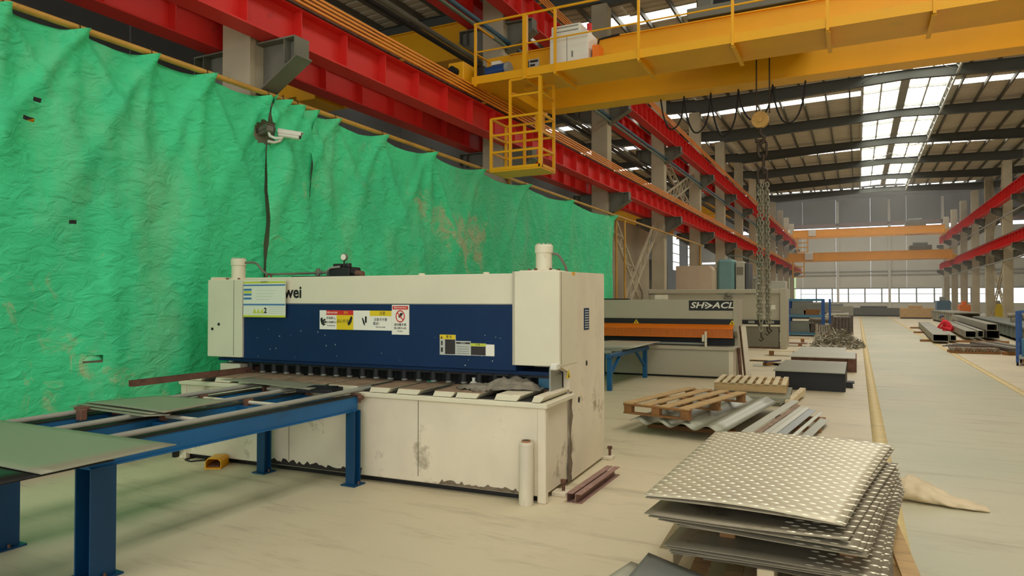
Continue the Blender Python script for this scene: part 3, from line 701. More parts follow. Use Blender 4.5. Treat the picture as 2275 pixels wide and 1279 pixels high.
npl = ob('nameplate', MB().box(-5.45, -5.16, GY1-0.012, GY1-0.005, 5.84, 6.0), 'sign_grey', cr)
ob('nameplate_print', MB().box(-5.43, -5.36, GY1-0.016, GY1-0.012, 5.86, 5.98).box(-5.34, -5.18, GY1-.016, GY1-.012, 5.94, 5.98).box(-5.34, -5.24, GY1-.016, GY1-.012, 5.87, 5.91), 'sign_brown', npl)
# hoist trolley between the girders, its ropes and hook block
tr = thing('hoist_trolley', '', '', (0, 0, 0)); del tr['label'], tr['category']; tr.parent = cr
ob('trolley_frame', MB().cbox(-2.5, -0.6, 11.45, 13.35, 6.24, 6.42, 0.01), 'steel_dark', tr)
ob('hoist_drum', MB().cyl((-2.2, 12.4, 6.66), (-0.9, 12.4, 6.66), 0.24, 20), 'steel_black', tr)
ob('hoist_motor', MB().cyl((-0.9, 12.4, 6.66), (-0.5, 12.4, 6.66), 0.18, 16), 'motor_blue', tr)
ob('gearbox', MB().cbox(-2.48, -2.2, 12.1, 12.7, 6.42, 6.95, 0.03), 'steel_dark', tr)
for dx in (-0.11, 0.10): ob('hoist_rope', MB().cyl((-1.41+dx, 12.35, 4.76), (-1.41+dx, 12.4, 6.5), 0.012, 6), 'rope', tr)
hb = ob('hook_block', MB().cyl((-1.41-0.05, 12.30, 4.66), (-1.41-0.05, 12.40, 4.66), 0.14, 20).cyl((-1.41-0.05, 12.27, 4.66), (-1.41-.05, 12.43, 4.66), 0.05, 12), 'pipe_yellow', tr)
ob('hook', MB().tube([(-1.46, 12.35, 4.54), (-1.46, 12.35, 4.42), (-1.40, 12.35, 4.36), (-1.40, 12.35, 4.29), (-1.46, 12.35, 4.25), (-1.52, 12.35, 4.29), (-1.53, 12.35, 4.34)], [0.035, 0.03, 0.03, 0.032, 0.03, 0.024, 0.012], 8), 'chain_dark', tr)
# festoon cable loops under the second girder
fx = [-3.4, -2.95, -2.45, -1.95, -1.35, -0.8]
for i in range(len(fx)-1):
    a, b = fx[i], fx[i+1]; dp = 0.62+0.12*((i*37) % 3)
    ob('festoon_cable', MB().tube([(a+(b-a)*t, 13.25+0.04*math.sin(9*t), 5.5-dp*(4*t*(1-t))**0.62) for t in [j/14 for j in range(15)]], 0.016, 6), 'cable', cr)

# chain sling hanging on the hook: real links
def link_mesh(L, W_, r):
    pts = []
    for k in range(16):
        a = 2*PI*k/16; pts.append((W_/2*math.cos(a), 0, (L/2-W_/2)*(1 if math.sin(a) >= 0 else -1)+W_/2*math.sin(a)))
    return MB().tube(pts, r, 6, closed=True).mesh('link')
ch_ = thing('chain_sling', 'long steel chain sling hanging from the crane hook', 'chain', (-1.43, 12.35, 0))
big = link_mesh(0.30, 0.15, 0.022); big.materials.append(MATS['chain_dark'])
lk = link_mesh(0.085, 0.055, 0.011); lk.materials.append(MATS['chain'])
ob('ring', big, None, ch_, (0, 0, 4.16), (0, 0, 0.5)); ob('ring', big, None, ch_, (0.02, 0, 3.9), (0, 0.1, 1.6)); ob('shackle', big, None, ch_, (0.0, 0, 3.68), (0, 0, 0.2))
zt0 = 3.54
for s_, (x0, y0, xe, zb) in enumerate(((-0.05, 0.0, -0.08, 1.22), (0.05, 0.03, 0.06, 1.12), (0.0, -0.05, -0.03, 1.02), (0.08, -0.02, 0.1, 1.16))):
    n = int((zt0-zb)/0.064)
    for i in range(n):
        t = i/n; x = x0+(xe-x0)*t
        ob('link', lk, None, ch_, (x, y0, zt0-0.064*i), (0, 0.03*math.sin(i), (i % 2)*PI/2+0.4+0.3*math.sin(i*1.7+s_)))
    ob('sling_hook', MB().tube([(xe, y0, zb+0.02), (xe, y0, zb-0.05), (xe+0.035, y0, zb-0.09), (xe, y0, zb-0.125), (xe-0.04, y0, zb-0.09)], [0.012, 0.014, 0.014, 0.012, 0.006], 6), 'chain_dark', ch_)

# ================================================================== OTHER CRANES
def far_crane(label, Y, z0, X0, X1, h=0.75, cab=True, gs=(0, 1.7)):
    r_ = thing('bridge_crane', label, 'crane', (0, Y, z0))
    for dy in gs:
        g = ob('main_girder', MB().box(X0, X1, dy, dy+0.4, 0, h), 'crane_yellow', r_)
        ob('flange', MB().box(X0, X1, dy-0.05, dy+0.45, -0.03, 0), 'crane_yellow', g); ob('flange', MB().box(X0, X1, dy-0.05, dy+0.45, h, h+0.03), 'crane_yellow', g)
    for X in (X0, X1): ob('end_carriage', MB().cbox(X-0.2, X+0.2, -0.8 if len(gs) > 1 else -0.15, 2.9 if len(gs) > 1 else 0.55, -0.15, 0.3, 0.01), 'crane_yellow', r_)
    if cab:
        ob('control_cabinet', MB().cbox(X0+1.6, X0+2.3, -0.6, -0.1, 0.05, 0.75, 0.02), 'cabinet', r_)
        ob('walkway', MB().box(X0+0.3, X1-0.3, -0.75, 0, -0.06, -0.02), 'crane_yellow', r_)
        cgm = MB()
        for x in (X0+0.5, X0+1.5):
            for y in (-0.8, -0.1): cgm.bar((x, y, -1.6), (x, y, -0.05), 0.07, 0.07)
        for z in (-1.6, -1.1, -0.6):
            for y in (-0.8, -0.1): cgm.bar((X0+.5, y, z), (X0+1.5, y, z), 0.06, 0.06)
            for x in (X0+.5, X0+1.5): cgm.bar((x, -.8, z), (x, -.1, z), 0.06, 0.06)
        ob('cage', cgm, 'crane_yellow', r_)
        ob('hoist_trolley', MB().cbox(X1-3.4, X1-1.6, 0.2, 2.0, h+0.05, h+0.5, 0.03).cyl((X1-3.1, 1.0, h+0.6), (X1-1.9, 1.0, h+0.6), 0.25, 12), 'steel_dark', r_)
    return r_
far_crane('distant yellow crane on the upper rails before the end wall', 80, 8.25, -6.2, 7.8)
far_crane('distant yellow crane on the lower rails, below the upper one', 74, 5.42, -6.2, 7.8)
far_crane('yellow side bay crane on the upper rails, seen behind the near cage', 14, 7.35, -18.5, -7.6, 0.82, False)
far_crane('yellow side bay crane low behind the first pillar bracket', 8.5, 4.95, -18.5, -7.9, 0.45, False, (0,))
far_crane('yellow side bay crane past the tarpaulin end', 28.7, 4.75, -18.5, -7.75, 0.7, False)
far_crane('small distant yellow side bay crane between far pillars', 50, 7.6, -18.5, -7.7, 0.9, False)

# ================================================================== WHITE AND BLUE HYDRAULIC SHEAR
sh = thing('hydraulic_shear', 'large worn white hydraulic plate shear with dark blue front beam', 'machine', (-2.2, 4.957, 0), math.radians(3))
LX = -3.92
bs = ob('base', MB().cbox(LX, -0.015, 0.0, 0.66, 0.05, 0.745, 0.008), 'cream_worn', sh)
ob('panel_seam', MB().box(-1.153, -1.147, -0.003, 0.01, 0.1, 0.74), 'grey_paint_dark', bs)
ob('panel_seam', MB().box(-2.55, -2.545, -0.003, 0.01, 0.1, 0.74), 'grey_paint_dark', bs)
ob('kick_rail', MB().box(LX+0.03, -0.05, 0.06, 0.1, 0.0, 0.05), 'black', bs)
ob('base_core', MB().box(LX+0.05, -0.06, 0.66, 1.6, 0.1, 0.74), 'cream_worn', bs)
for x0, x1 in ((-0.06, 0.012), (LX-0.012, LX+0.06)):
    ob('corner_post', MB().cbox(x0, x1, -0.012, 0.05, 0.0, 0.745, 0.006), 'cream_worn', bs)
# grime along the bottom edge of the apron (chipped paint with a ragged outline)
rg = random.Random(4); pts = [(-2.82, 0.056)]
x = -2.82
while x < -1.75:
    x += rg.uniform(0.015, 0.04); pts.append((x, 0.075+rg.uniform(0, 0.045)))
pts.append((-1.74, 0.056)); ob('chipped_paint', MB().prism(pts, 'y', -0.003, -0.0005), 'sign_brown', bs)
pts = [(-0.95, 0.056)]; x = -0.95
while x < -0.18:
    x += rg.uniform(0.015, 0.04); pts.append((x, 0.07+rg.uniform(0, 0.03)))
pts.append((-0.17, 0.056)); ob('chipped_paint', MB().prism(pts, 'y', -0.003, -0.0005), 'peel', bs)
ob('work_table', MB().cbox(LX-0.02, 0.03, -0.035, 0.66, 0.745, 0.785, 0.006), 'cream', sh)
# loose table plates with rusty tops and white front edges
for i, (x0, x1, y1) in enumerate(((-3.80, -3.62, .55), (-3.47, -3.24, .55), (-3.16, -2.84, .55), (-2.76, -2.44, .55), (-2.38, -2.16, .55), (-2.10, -1.76, .55), (-1.64, -1.42, .6), (-1.36, -1.12, .6), (-1.00, -0.79, .6), (-0.785, -0.56, .6), (-0.43, -0.20, .6), (-0.105, 0.0, .6))):
    p = ob('table_plate', MB().prism([(x0, .79), (x1-.035, .79), (x1-0.004, .826), (x1-.004, .832), (x0+0.02, .832)], 'y', -0.015, y1), 'cream', sh)
    ob('plate_top', MB().prism([(x0+.016, .832), (x1-.003, .832), (x1-0.006, .838), (x0+0.02, .838)], 'y', -0.008, y1), 'rust_top' if i not in (10, 11) else 'cream_worn', p)
ob('table_inlay', MB().box(LX+0.06, -0.03, 0.02, 0.66, 0.785, 0.79), 'steel_black', sh)
ob('table_inlay', MB().box(LX+0.1, -0.08, 0.56, 0.66, 0.79, 0.82), 'rust_top', sh)
# side frames: C-shaped plates with the throat notch
prof = [(0.345, 1.835), (1.66, 1.86), (1.68, 1.845), (1.68, 0.03), (0.66, 0.03), (0.62, 0.08), (0.62, 0.80), (0.60, 0.82), (0.60, 0.97), (0.345, 1.05)]
for a0, a1 in ((-0.055, 0.0), (LX, LX+0.055)): ob('side_frame', MB().prism(prof, 'x', a0, a1), 'cream_worn', sh)
ob('rear_body', MB().box(LX+0.06, -0.06, 0.80, 1.6, 0.82, 1.78), 'cream', sh)
# upper beam and end covers
ub = ob('upper_beam', MB().cbox(LX+0.44, -0.405, 0.375, 0.80, 1.555, 1.825, 0.008), 'cream', sh)
ob('blue_front', MB().cbox(LX+0.43, -0.40, 0.362, 0.80, 0.985, 1.555, 0.006), 'machine_blue', sh)
ob('blue_lip', MB().box(LX+0.06, -0.06, 0.40, 0.80, 0.955, 0.985), 'machine_blue', sh)
cvr = ob('end_cover', MB().cbox(-0.405, 0.004, 0.335, 0.80, 1.04, 1.84, 0.005), 'cream', sh)
cvl = ob('end_cover', MB().cbox(LX-0.03, LX+0.45, 0.335, 0.80, 1.0, 1.805, 0.005), 'cream', sh)
ob('cover_edge', MB().box(-0.425, -0.405, 0.34, 0.42, 1.04, 1.84), 'grey_paint', cvr)
ob('cover_seam', MB().box(-0.003, 0.007, 0.375, 0.379, 1.06, 1.83), 'grey_paint_dark', cvr)
ob('cover_seam', MB().box(LX+0.335, LX+0.34, 0.332, 0.336, 1.02, 1.80), 'grey_paint_dark', cvl)
for x, z in ((LX+0.13, 1.34), (LX+0.04, 1.29)): ob('bolt_hole', MB().cyl((x, 0.331, z), (x, 0.336, z), 0.016, 10), 'black', cvl)
# dark throat: hold-down cylinders and blade beam
ob('blade_beam', MB().box(LX+0.06, -0.06, 0.60, 0.66, 0.80, 0.96), 'steel_black', sh)
ob('clamp_beam', MB().box(LX+0.3, -0.12, 0.47, 0.60, 0.925, 0.958), 'black', sh)
ob('throat_back', MB().box(LX+0.06, -0.06, 0.78, 0.80, 0.80, 0.98), 'black', sh)
hd = MB().lathe([(0.036, 0), (0.036, 0.085), (0.03, 0.088), (0.03, 0.10)], n=12).mesh('hold_down'); hd.materials.append(MATS['steel_black'])
hf = MB().lathe([(0.024, 0), (0.03, 0.006), (0.03, 0.02)], n=12).mesh('hold_down_foot'); hf.materials.append(MATS['steel_grey'])
for i in range(21):
    h_ = ob('hold_down', hd, None, sh, (LX+0.42+0.158*i, 0.50, 0.858)); ob('hold_down_foot', hf, None, h_, (0, 0, -0.02))
ob('throat_bracket', MB().cbox(LX+0.06, LX+0.34, 0.42, 0.60, 0.80, 0.925, 0.006).box(LX+.15, LX+.27, 0.405, 0.42, 0.825, 0.875), 'cream', sh)
# lubricator light and guard at the right throat
ob('sensor_box', MB().cbox(-0.05, 0.012, 0.24, 0.34, 1.02, 1.075, 0.01), 'cabinet', sh)
ob('throat_guard', MB().box(-0.075, -0.06, 0.30, 0.58, 0.82, 1.03), 'steel_grey', sh)
ob('limit_switch', MB().cbox(-0.26, -0.15, 0.52, 0.6, 0.83, 0.93, 0.006), 'rack_teal', sh)
# hydraulic cylinders on top, pipes, valve block, gauge
for (x, z0, zz) in ((-3.79, 1.80, 2.04), (-0.235, 1.84, 2.08)):
    c_ = ob('cylinder', MB().lathe([(0.105, z0), (0.105, z0+0.025), (0.072, z0+0.03), (0.072, zz-0.075), (0.08, zz-0.07), (0.08, zz-0.012), (0.074, zz)], (x, 0.60, 0), 24), 'cream', sh)
    for k in range(10):
        a = 2*PI*k/10; ob('cap_bolt', MB().cyl((x+0.06*math.cos(a), .6+.06*math.sin(a), zz), (x+.06*math.cos(a), .6+.06*math.sin(a), zz+0.012), 0.009, 6), 'grey_paint', c_)
    for k in range(6):
        a = 2*PI*k/6+.3; ob('flange_bolt', MB().cyl((x+0.13*math.cos(a), .6+.13*math.sin(a), z0), (x+.13*math.cos(a), .6+.13*math.sin(a), z0+0.03), 0.014, 6), 'rust', c_)
    ob('mount_plate', MB().cbox(x-0.17, x+0.17, 0.44, 0.78, z0-0.005, z0+0.012, 0.004), 'cream_worn', c_)
ob('hydraulic_pipe', MB().tube([(-3.72, .62, 2.0), (-3.60, .62, 2.0), (-3.55, .62, 1.985), (-3.47, .63, 1.90), (-3.42, .64, 1.872), (-3.36, .64, 1.868), (-2.75, .66, 1.875), (-2.55, .68, 1.885)], 0.012, 8), 'steel_dark', sh)
ob('hydraulic_pipe', MB().tube([(-0.16, .62, 2.0), (-0.13, .62, 2.0), (-0.10, .63, 1.98), (-0.06, .66, 1.90), (-0.045, .68, 1.84)], 0.012, 8), 'steel_dark', sh)
vb = ob('valve_block', MB().cbox(-2.60, -2.34, 0.62, 0.82, 1.825, 1.93, 0.01), 'steel_black', sh)
ob('valve_body', MB().cbox(-2.56, -2.46, 0.64, 0.74, 1.93, 1.965, 0.008).cyl((-2.42, .68, 1.9), (-2.26, .68, 1.86), 0.04, 12).cyl((-2.36, .64, 1.93), (-2.36, .64, 1.965), 0.03, 10), 'steel_black', vb)
ob('valve_base', MB().box(-3.02, -2.2, 0.55, 0.84, 1.824, 1.84), 'steel_black', vb)
ob('solenoid', MB().cyl((-2.28, .66, 1.86), (-2.2, .66, 1.85), 0.035, 12), 'rust', vb)
ob('hose', MB().tube([(-2.62, .64, 1.84), (-2.60, .6, 1.89), (-2.54, .58, 1.92), (-2.44, .6, 1.93)], 0.01, 6), 'steel_grey', vb)
ob('tee_fitting', MB().cyl((-2.76, .66, 1.84), (-2.76, .66, 1.92), 0.022, 10).cyl((-2.80, .66, 1.875), (-2.71, .66, 1.878), 0.02, 10), 'steel_dark', vb)
gg = ob('gauge_stem', MB().cyl((-2.435, .66, 1.93), (-2.43, .66, 2.0), 0.008, 8), 'steel_black', sh)
ob('gauge_case', MB().cyl((-2.43, .675, 2.03), (-2.43, .645, 2.03), 0.036, 20), 'steel_dark', gg)
ob('gauge_dial', MB().cyl((-2.43, .645, 2.03), (-2.43, .642, 2.03), 0.03, 20), 'white', gg)
for x in (-3.36, -1.42, -0.75):
    ob('lifting_eye', MB().tube([(x+0.03*math.cos(a), .6, 1.84+0.03*math.sin(a)) for a in [2*PI*k/12 for k in range(12)]], 0.01, 6, closed=True) if x < -3 else MB().cyl((x, .5, 1.825), (x, .5, 1.845), .03, 10), 'rust' if x < -3 else 'cream', sh)
# feet
for (x, y) in ((0.03, 0.30), (0.03, 1.70), (LX-0.03, 0.05)):
    f_ = ob('foot', MB().cbox(x-0.06, x+0.06, y-0.07, y+0.05, 0.0, 0.035, 0.004), 'cream_worn', sh)
    ob('levelling_bolt', MB().cyl((x+.02, y, 0.0), (x+.02, y, 0.10), 0.014, 8).cyl((x+.02, y, .10), (x+.02, y, .125), .026, 6), 'rust', f_)
# right side details
ob('hole', MB().cyl((-0.002, 1.09, 1.01), (0.002, 1.09, 1.01), 0.026, 12), 'black', sh); ob('hole', MB().cyl((-0.002, .86, .70), (0.002, .86, .70), 0.028, 12), 'black', sh)
ob('peeled_paint', MB().prism([(.60, .80), (.66, .80), (.67, .74), (.655, .66), (.685, .58), (.65, .50), (.63, .42), (.66, .33), (.64, .25), (.675, .17), (.64, .09), (.66, .04), (.56, .035), (.575, .12), (.55, .16), (.585, .23), (.59, .36), (.60, .42), (.585, .55), (.595, .66)], 'x', -0.0005, 0.003), 'peel', sh)
spl = ob('spec_plate', MB().box(-0.001, 0.004, 1.01, 1.16, 1.32, 1.52), 'sign_blue', sh)
spl.data.materials.clear(); spl.data.materials.append(MATS['machine_blue'])
for i in range(8): ob('plate_print', MB().box(0.004, 0.005, 1.03, 1.14, 1.335+.0225*i, 1.345+.0225*i), 'sign_grey', spl)
ob('yellow_tag', MB().box(-0.002, 0.006, 0.66, 0.74, 1.815, 1.84), 'pedal_yellow', sh)
wt = ob('warning_triangle', MB().prism([(.52, .925), (.62, .925), (.57, 1.0)], 'x', -0.0005, 0.003), 'sign_yellow', sh)
ob('triangle_bolt', MB().prism([(.555, .93), (.585, .93), (.57, .975)], 'x', .003, .004), 'sign_brown', wt)
scr = random.Random(5)
for i in range(9):
    y = .60+scr.uniform(0, .06); z = 1.10+scr.uniform(0, .25); ob('scratch', MB().prism([(y, z), (y+.012, z+.005), (y+.01, z+.05), (y+.002, z+.045)], 'x', -.0005, .002), 'peel', sh)
for i in range(4): ob('stencil_mark', MB().box(-.001, .002, .55+.022*i, .565+.022*i, 1.30, 1.34-.004*i), 'steel_dark', sh)

# ---- lettering and notices on the shear
txt('wei', 0.165, 'black', sh, (-2.838, 0.373, 1.668), sx=0.95, bold=0.004)
YF = 0.360
nb = ob('notice_board', MB().box(-3.44, -2.89, 0.322, 0.330, 1.42, 1.795), 'sign_pale', sh)
def strip(x0, x1, z0, z1, m, d=0.0015): return ob('print', MB().box(x0, x1, 0.322-d, 0.322, z0, z1), m, nb)
strip(-3.44, -2.89, 1.765, 1.783, 'sign_lime'); strip(-3.44, -2.89, 1.738, 1.752, 'sign_blue'); strip(-3.44, -2.89, 1.54, 1.556, 'sign_blue'); strip(-3.44, -2.89, 1.42, 1.44, 'sign_lime')
for z, m_ in ((1.69, 'sign_blue'), (1.665, 'sign_lime'), (1.64, 'sign_blue'), (1.60, 'sign_blue')): strip(-3.435, -3.33, z, z+0.02, m_)
for i in range(4): strip(-3.27, -3.27+0.3*(.6+.1*i), 1.60+0.03*i, 1.603+0.03*i, 'sign_grey')
for i in range(4): strip(-3.10, -2.91, 1.46+.02*i, 1.464+.02*i, 'sign_grey')
for i in range(3):
    ob('print', MB().prism([(-3.31+.05*i, 1.46), (-3.265+.05*i, 1.46), (-3.2875+.05*i, 1.51)], 'y', 0.3195, 0.322), 'sign_lime', nb)
txt('2', 0.075, 'black', nb, (-3.145, 0.320, 1.487), bold=0.002)
txt('设备管理卡', 0.02, 'sign_brown', nb, (-3.16, 0.321, 1.775))
sg = ob('warning_sign', MB().box(-2.49, -1.655, YF-0.004, YF+.001, 1.31, 1.495), 'white', sh)
def sp(root, x0, x1, z0, z1, m, d=0.0012, y=None):
    y = (YF-0.004) if y is None else y
    return ob('print', MB().box(x0, x1, y-d, y, z0, z1), m, root)
sp(sg, -2.41, -2.285, 1.45, 1.495, 'sign_red'); sp(sg, -2.285, -2.09, 1.31, 1.45, 'sign_yellow'); sp(sg, -2.285, -2.09, 1.45, 1.495, 'sign_red')
sp(sg, -2.00, -1.86, 1.31, 1.31, 'white') if False else None
sp(sg, -1.90, -1.66, 1.445, 1.495, 'sign_yellow')
yt = YF-0.0055
txt('危险DANGER', 0.024, 'white', sg, (-2.345, yt, 1.472)); txt('警告', 0.026, 'sign_yellow', sg, (-2.175, yt, 1.472)); txt('注意', 0.034, 'black', sg, (-1.76, yt, 1.469))
txt('手勿伸入,', 0.028, 'black', sg, (-2.352, yt, 1.418)); txt('当心机械伤人!', 0.022, 'black', sg, (-2.352, yt, 1.38)); txt('Keep hands clear', 0.014, 'sign_brown', sg, (-2.35, yt, 1.348))
txt('当心伤手', 0.036, 'black', sg, (-2.212, yt, 1.39)); txt('注意手不要', 0.030, 'black', sg, (-1.78, yt, 1.41)); txt('靠近!', 0.030, 'black', sg, (-1.83, yt, 1.372)); txt('Watch your hands', 0.014, 'sign_brown', sg, (-1.78, yt, 1.342))
# pictograms: hands and arrows
ob('pictogram', MB().prism([(-2.475, 1.42), (-2.455, 1.425), (-2.45, 1.40), (-2.425, 1.415), (-2.415, 1.40), (-2.445, 1.385), (-2.41, 1.39), (-2.41, 1.375), (-2.445, 1.37), (-2.415, 1.36), (-2.44, 1.345), (-2.465, 1.36), (-2.48, 1.40)], 'y', yt-.001, yt+.0005), 'black', sg)
ob('pictogram', MB().prism([(-2.155, 1.375), (-2.135, 1.405), (-2.12, 1.435), (-2.105, 1.44), (-2.10, 1.42), (-2.11, 1.385), (-2.125, 1.36), (-2.15, 1.35)], 'y', yt-.001, yt+.0005), 'black', sg)
ob('pictogram', MB().prism([(-1.985, 1.43), (-1.97, 1.41), (-1.96, 1.385), (-1.955, 1.36), (-1.965, 1.355), (-1.975, 1.375), (-1.99, 1.42)], 'y', yt-.001, yt+.0005).box(-1.955, -1.935, yt-.001, yt+.0005, 1.38, 1.44), 'black', sg)
sg2 = ob('warning_sign', MB().box(-1.653, -1.467, YF-0.006, YF+.001, 1.275, 1.55), 'white', sh)
y2 = YF-.006
sp(sg2, -1.645, -1.478, 1.507, 1.54, 'sign_red', y=y2); txt('警告WARNING', 0.02, 'white', sg2, (-1.562, y2-.0015, 1.523))
ob('prohibition_ring', MB().tube([(-1.562+.045*math.cos(a), y2-.001, 1.445+.052*math.sin(a)) for a in [2*PI*k/24 for k in range(24)]], 0.005, 6, closed=True).bar((-1.595, y2-.001, 1.48), (-1.53, y2-.001, 1.41), .003, .009), 'sign_red', sg2)
ob('pictogram', MB().prism([(-1.585, 1.44), (-1.56, 1.475), (-1.53, 1.475), (-1.545, 1.45), (-1.565, 1.43)], 'y', y2-.001, y2), 'black', sg2)
txt('请勿戴手套', 0.027, 'black', sg2, (-1.562, y2-.0015, 1.366)); txt('禁止伸手入内', 0.022, 'black', sg2, (-1.562, y2-.0015, 1.334)); txt('No gloves', 0.014, 'sign_brown', sg2, (-1.562, y2-.0015, 1.308))
sg3 = ob('rating_plates', MB().box(-1.145, -0.983, YF-0.004, YF+.001, 1.105, 1.285).box(-0.983, -0.834, YF-.004, YF+.001, 1.105, 1.232).box(-.834, -.682, YF-.004, YF+.001, 1.107, 1.215).box(-.682, -.602, YF-.0045, YF+.001, 1.107, 1.208), 'sign_grey', sh)
sp(sg3, -1.145, -.985, 1.245, 1.285, 'sign_yellow'); sp(sg3, -1.09, -.988, 1.112, 1.243, 'sign_brown'); sp(sg3, -.978, -.84, 1.207, 1.222, 'sign_brown'); sp(sg3, -.834, -.684, 1.19, 1.215, 'sign_lime'); sp(sg3, -.83, -.688, 1.112, 1.188, 'sign_brown')
ob('print', MB().box(-.682, -.602, YF-.006, YF-.0045, 1.107, 1.208), 'white', sg3)
txt('警 告', 0.026, 'black', sg3, (-1.05, yt, 1.265)); txt('注意事项', 0.013, 'sign_grey', sg3, (-.91, yt, 1.2145)); txt('注 意', 0.018, 'black', sg3, (-.76, yt, 1.203))
ob('pictogram', MB().prism([(-1.135, 1.25), (-1.115, 1.25), (-1.125, 1.275)], 'y', yt-.001, yt+.001).box(-1.13, -1.115, yt-.001, yt+.001, 1.19, 1.23).box(-1.132, -1.112, yt-.001, yt+.001, 1.13, 1.17), 'sign_brown', sg3)
for i in range(4): sp(sg3, -.97, -.85, 1.12+.02*i, 1.124+.02*i, 'steel_dark')
# paint chips on the blue beam
for i in range(26):
    x = scr.uniform(-3.3, -0.5); z = scr.uniform(1.0, 1.3); s_ = scr.uniform(.003, .008)
    ob('paint_chip', MB().prism([(x, z), (x+s_, z+s_*.4), (x+s_*.7, z+s_*2), (x-s_*.3, z+s_*1.2)], 'y', YF-.0005, YF+.0015), 'sign_grey', sh)

# ---- things lying on the shear's table
def crumple(label, name, cat, loc, sx, sy, sz, m, seed, rz=0, group=None):
    def fn(u, v):
        a, b = 2*u-1, 2*v-1
        e = noise.noise((a*1.3+seed, b*1.3, 0.3))
        x = sx*(a*(1+0.35*e)+0.25*b*noise.noise((a*2, seed, b))); y = sy*(b*(1+0.4*noise.noise((a, b*1.5, seed)))+0.2*a*e)
        rid = lambda f, s_: (1-abs(noise.noise((a*f*0.6+s_, b*f*1.6, seed)))*2.4)
        dome = max(0, 1-(a*a+b*b)*0.75)
        z = sz*dome*(0.25+0.55*max(0, rid(1.6, 1.0))+0.3*max(0, rid(3.1, 5.0)))+0.008*max(0, rid(4, 9))
        return (x, y, 0.003+max(0, z))
    return tag(ob(name, MB().grid(44, 34, fn, thick=(0, 0, -0.003)), m, None, loc, (0, 0, rz)), label, cat, group)
MW = Matrix.Translation((-2.2, 4.957, 0)) @ Matrix.Rotation(math.radians(3), 4, 'Z')
def shl(x, y, z): return tuple(MW @ Vector((x, y, z)))
crumple('crumpled grey rag heaped on the shear table', 'rag', 'rag', shl(-0.42, 0.36, 0.838), 0.23, 0.16, 0.10, 'cloth_grey', 3.3, 0.5)
crumple('flattened grey rag spread beside the heaped one', 'rag', 'rag', shl(-0.70, 0.26, 0.838), 0.17, 0.15, 0.04, 'cloth_grey', 8.1, -0.4)
def bottle(label, loc, m, cap):
    r_ = thing('spray_bottle', label, 'bottle', loc)
    ob('body', MB().lathe([(0.032, 0), (0.036, 0.008), (0.036, 0.05), (0.03, 0.06), (0.014, 0.07), (0.013, 0.082)], n=14), m, r_); ob('cap', MB().lathe([(0.016, 0.082), (0.016, 0.1)], n=12), cap, r_)
bottle('small white bottle standing in the shear throat', shl(-0.86, 0.47, 0.801), 'white', 'cabinet')
tag(ob('glove', MB().cbox(-0.05, 0.05, -0.03, 0.03, 0, 0.025, 0.01).cbox(-0.045, 0.045, -0.027, 0.03, 0.025, 0.045, 0.008), 'glove_green', None, shl(-1.31, 0.50, 0.801)), 'green and white folded glove in the middle of the shear throat', 'glove')
tag(ob('glove', MB().cbox(-0.035, 0.035, -0.03, 0.03, 0, 0.02, 0.008).cbox(-0.03, -0.01, -0.03, 0.0, 0.02, 0.03, 0.004), 'glove_green', None, shl(-2.05, 0.50, 0.801)), 'small green glove at the third hold-down from the tarpaulin', 'glove')
bar_ = thing('steel_channel', 'long rusty steel channel jutting past the end of the shear table', 'steel bar', (-5.70, 3.91, 0.84))
ob('web', MB().box(-0.03, 0.03, 0, 1.45, -0.004, 0.0).box(-0.03, -0.025, 0, 1.45, 0, 0.05).box(0.025, 0.03, 0, 1.45, 0, 0.05), 'rust', bar_)
bar_.rotation_euler = (0, 0, math.radians(1))
# foot pedal with its cable
pd = thing('foot_pedal', 'yellow foot pedal switch on the floor before the shear', 'pedal', (-5.50, 4.66, 0), math.radians(28))
ob('hood', MB().prism([(-.075, 0.0), (-.075, .07), (-.05, .10), (.05, .10), (.075, .07), (.075, 0), (.068, 0), (.068, .065), (.045, .092), (-.045, .092), (-.068, .065), (-.068, 0)], 'y', -.10, .09), 'pedal_yellow', pd)
ob('base_plate', MB().box(-.075, .075, -.11, .13, 0, .012), 'pedal_yellow', pd); ob('back_plate', MB().box(-.07, .07, .085, .092, 0.01, .09), 'pedal_yellow', pd)
ob('treadle', MB().hexa([(-.05, -.08, .015), (.05, -.08, .015), (.05, .06, .03), (-.05, .06, .03), (-.05, -.08, .025), (.05, -.08, .025), (.05, .06, .045), (-.05, .06, .045)]), 'rust', pd)
ob('switch_body', MB().cbox(-.045, .045, .092, .17, .012, .065, .008), 'steel_dark', pd)
ob('cable', MB().tube([(0, .17, .02), (-.05, .24, .008), (-.2, .25, .008), (-.33, .18, .008), (-.42, .26, .008), (-.36, .40, .008)], 0.007, 6), 'cable', pd)
# wrapping film roll leaning by the shear corner
fr_ = thing('film_roll', 'upright roll of clear wrapping film in front of the shear corner', 'film roll', (-2.325, 4.88, 0))
ob('film', MB().lathe([(0.056, 0), (0.058, 0.01), (0.0575, 0.2), (0.059, 0.33), (0.057, 0.47), (0.050, 0.485), (0.034, 0.487)], n=28), 'film', fr_)
ob('core', MB().lathe([(0.036, 0.45), (0.036, 0.50)], n=20), 'cardboard', fr_); ob('core_hole', MB().lathe([(0.028, 0.495), (0.028, 0.5015)], n=20), 'black', fr_)
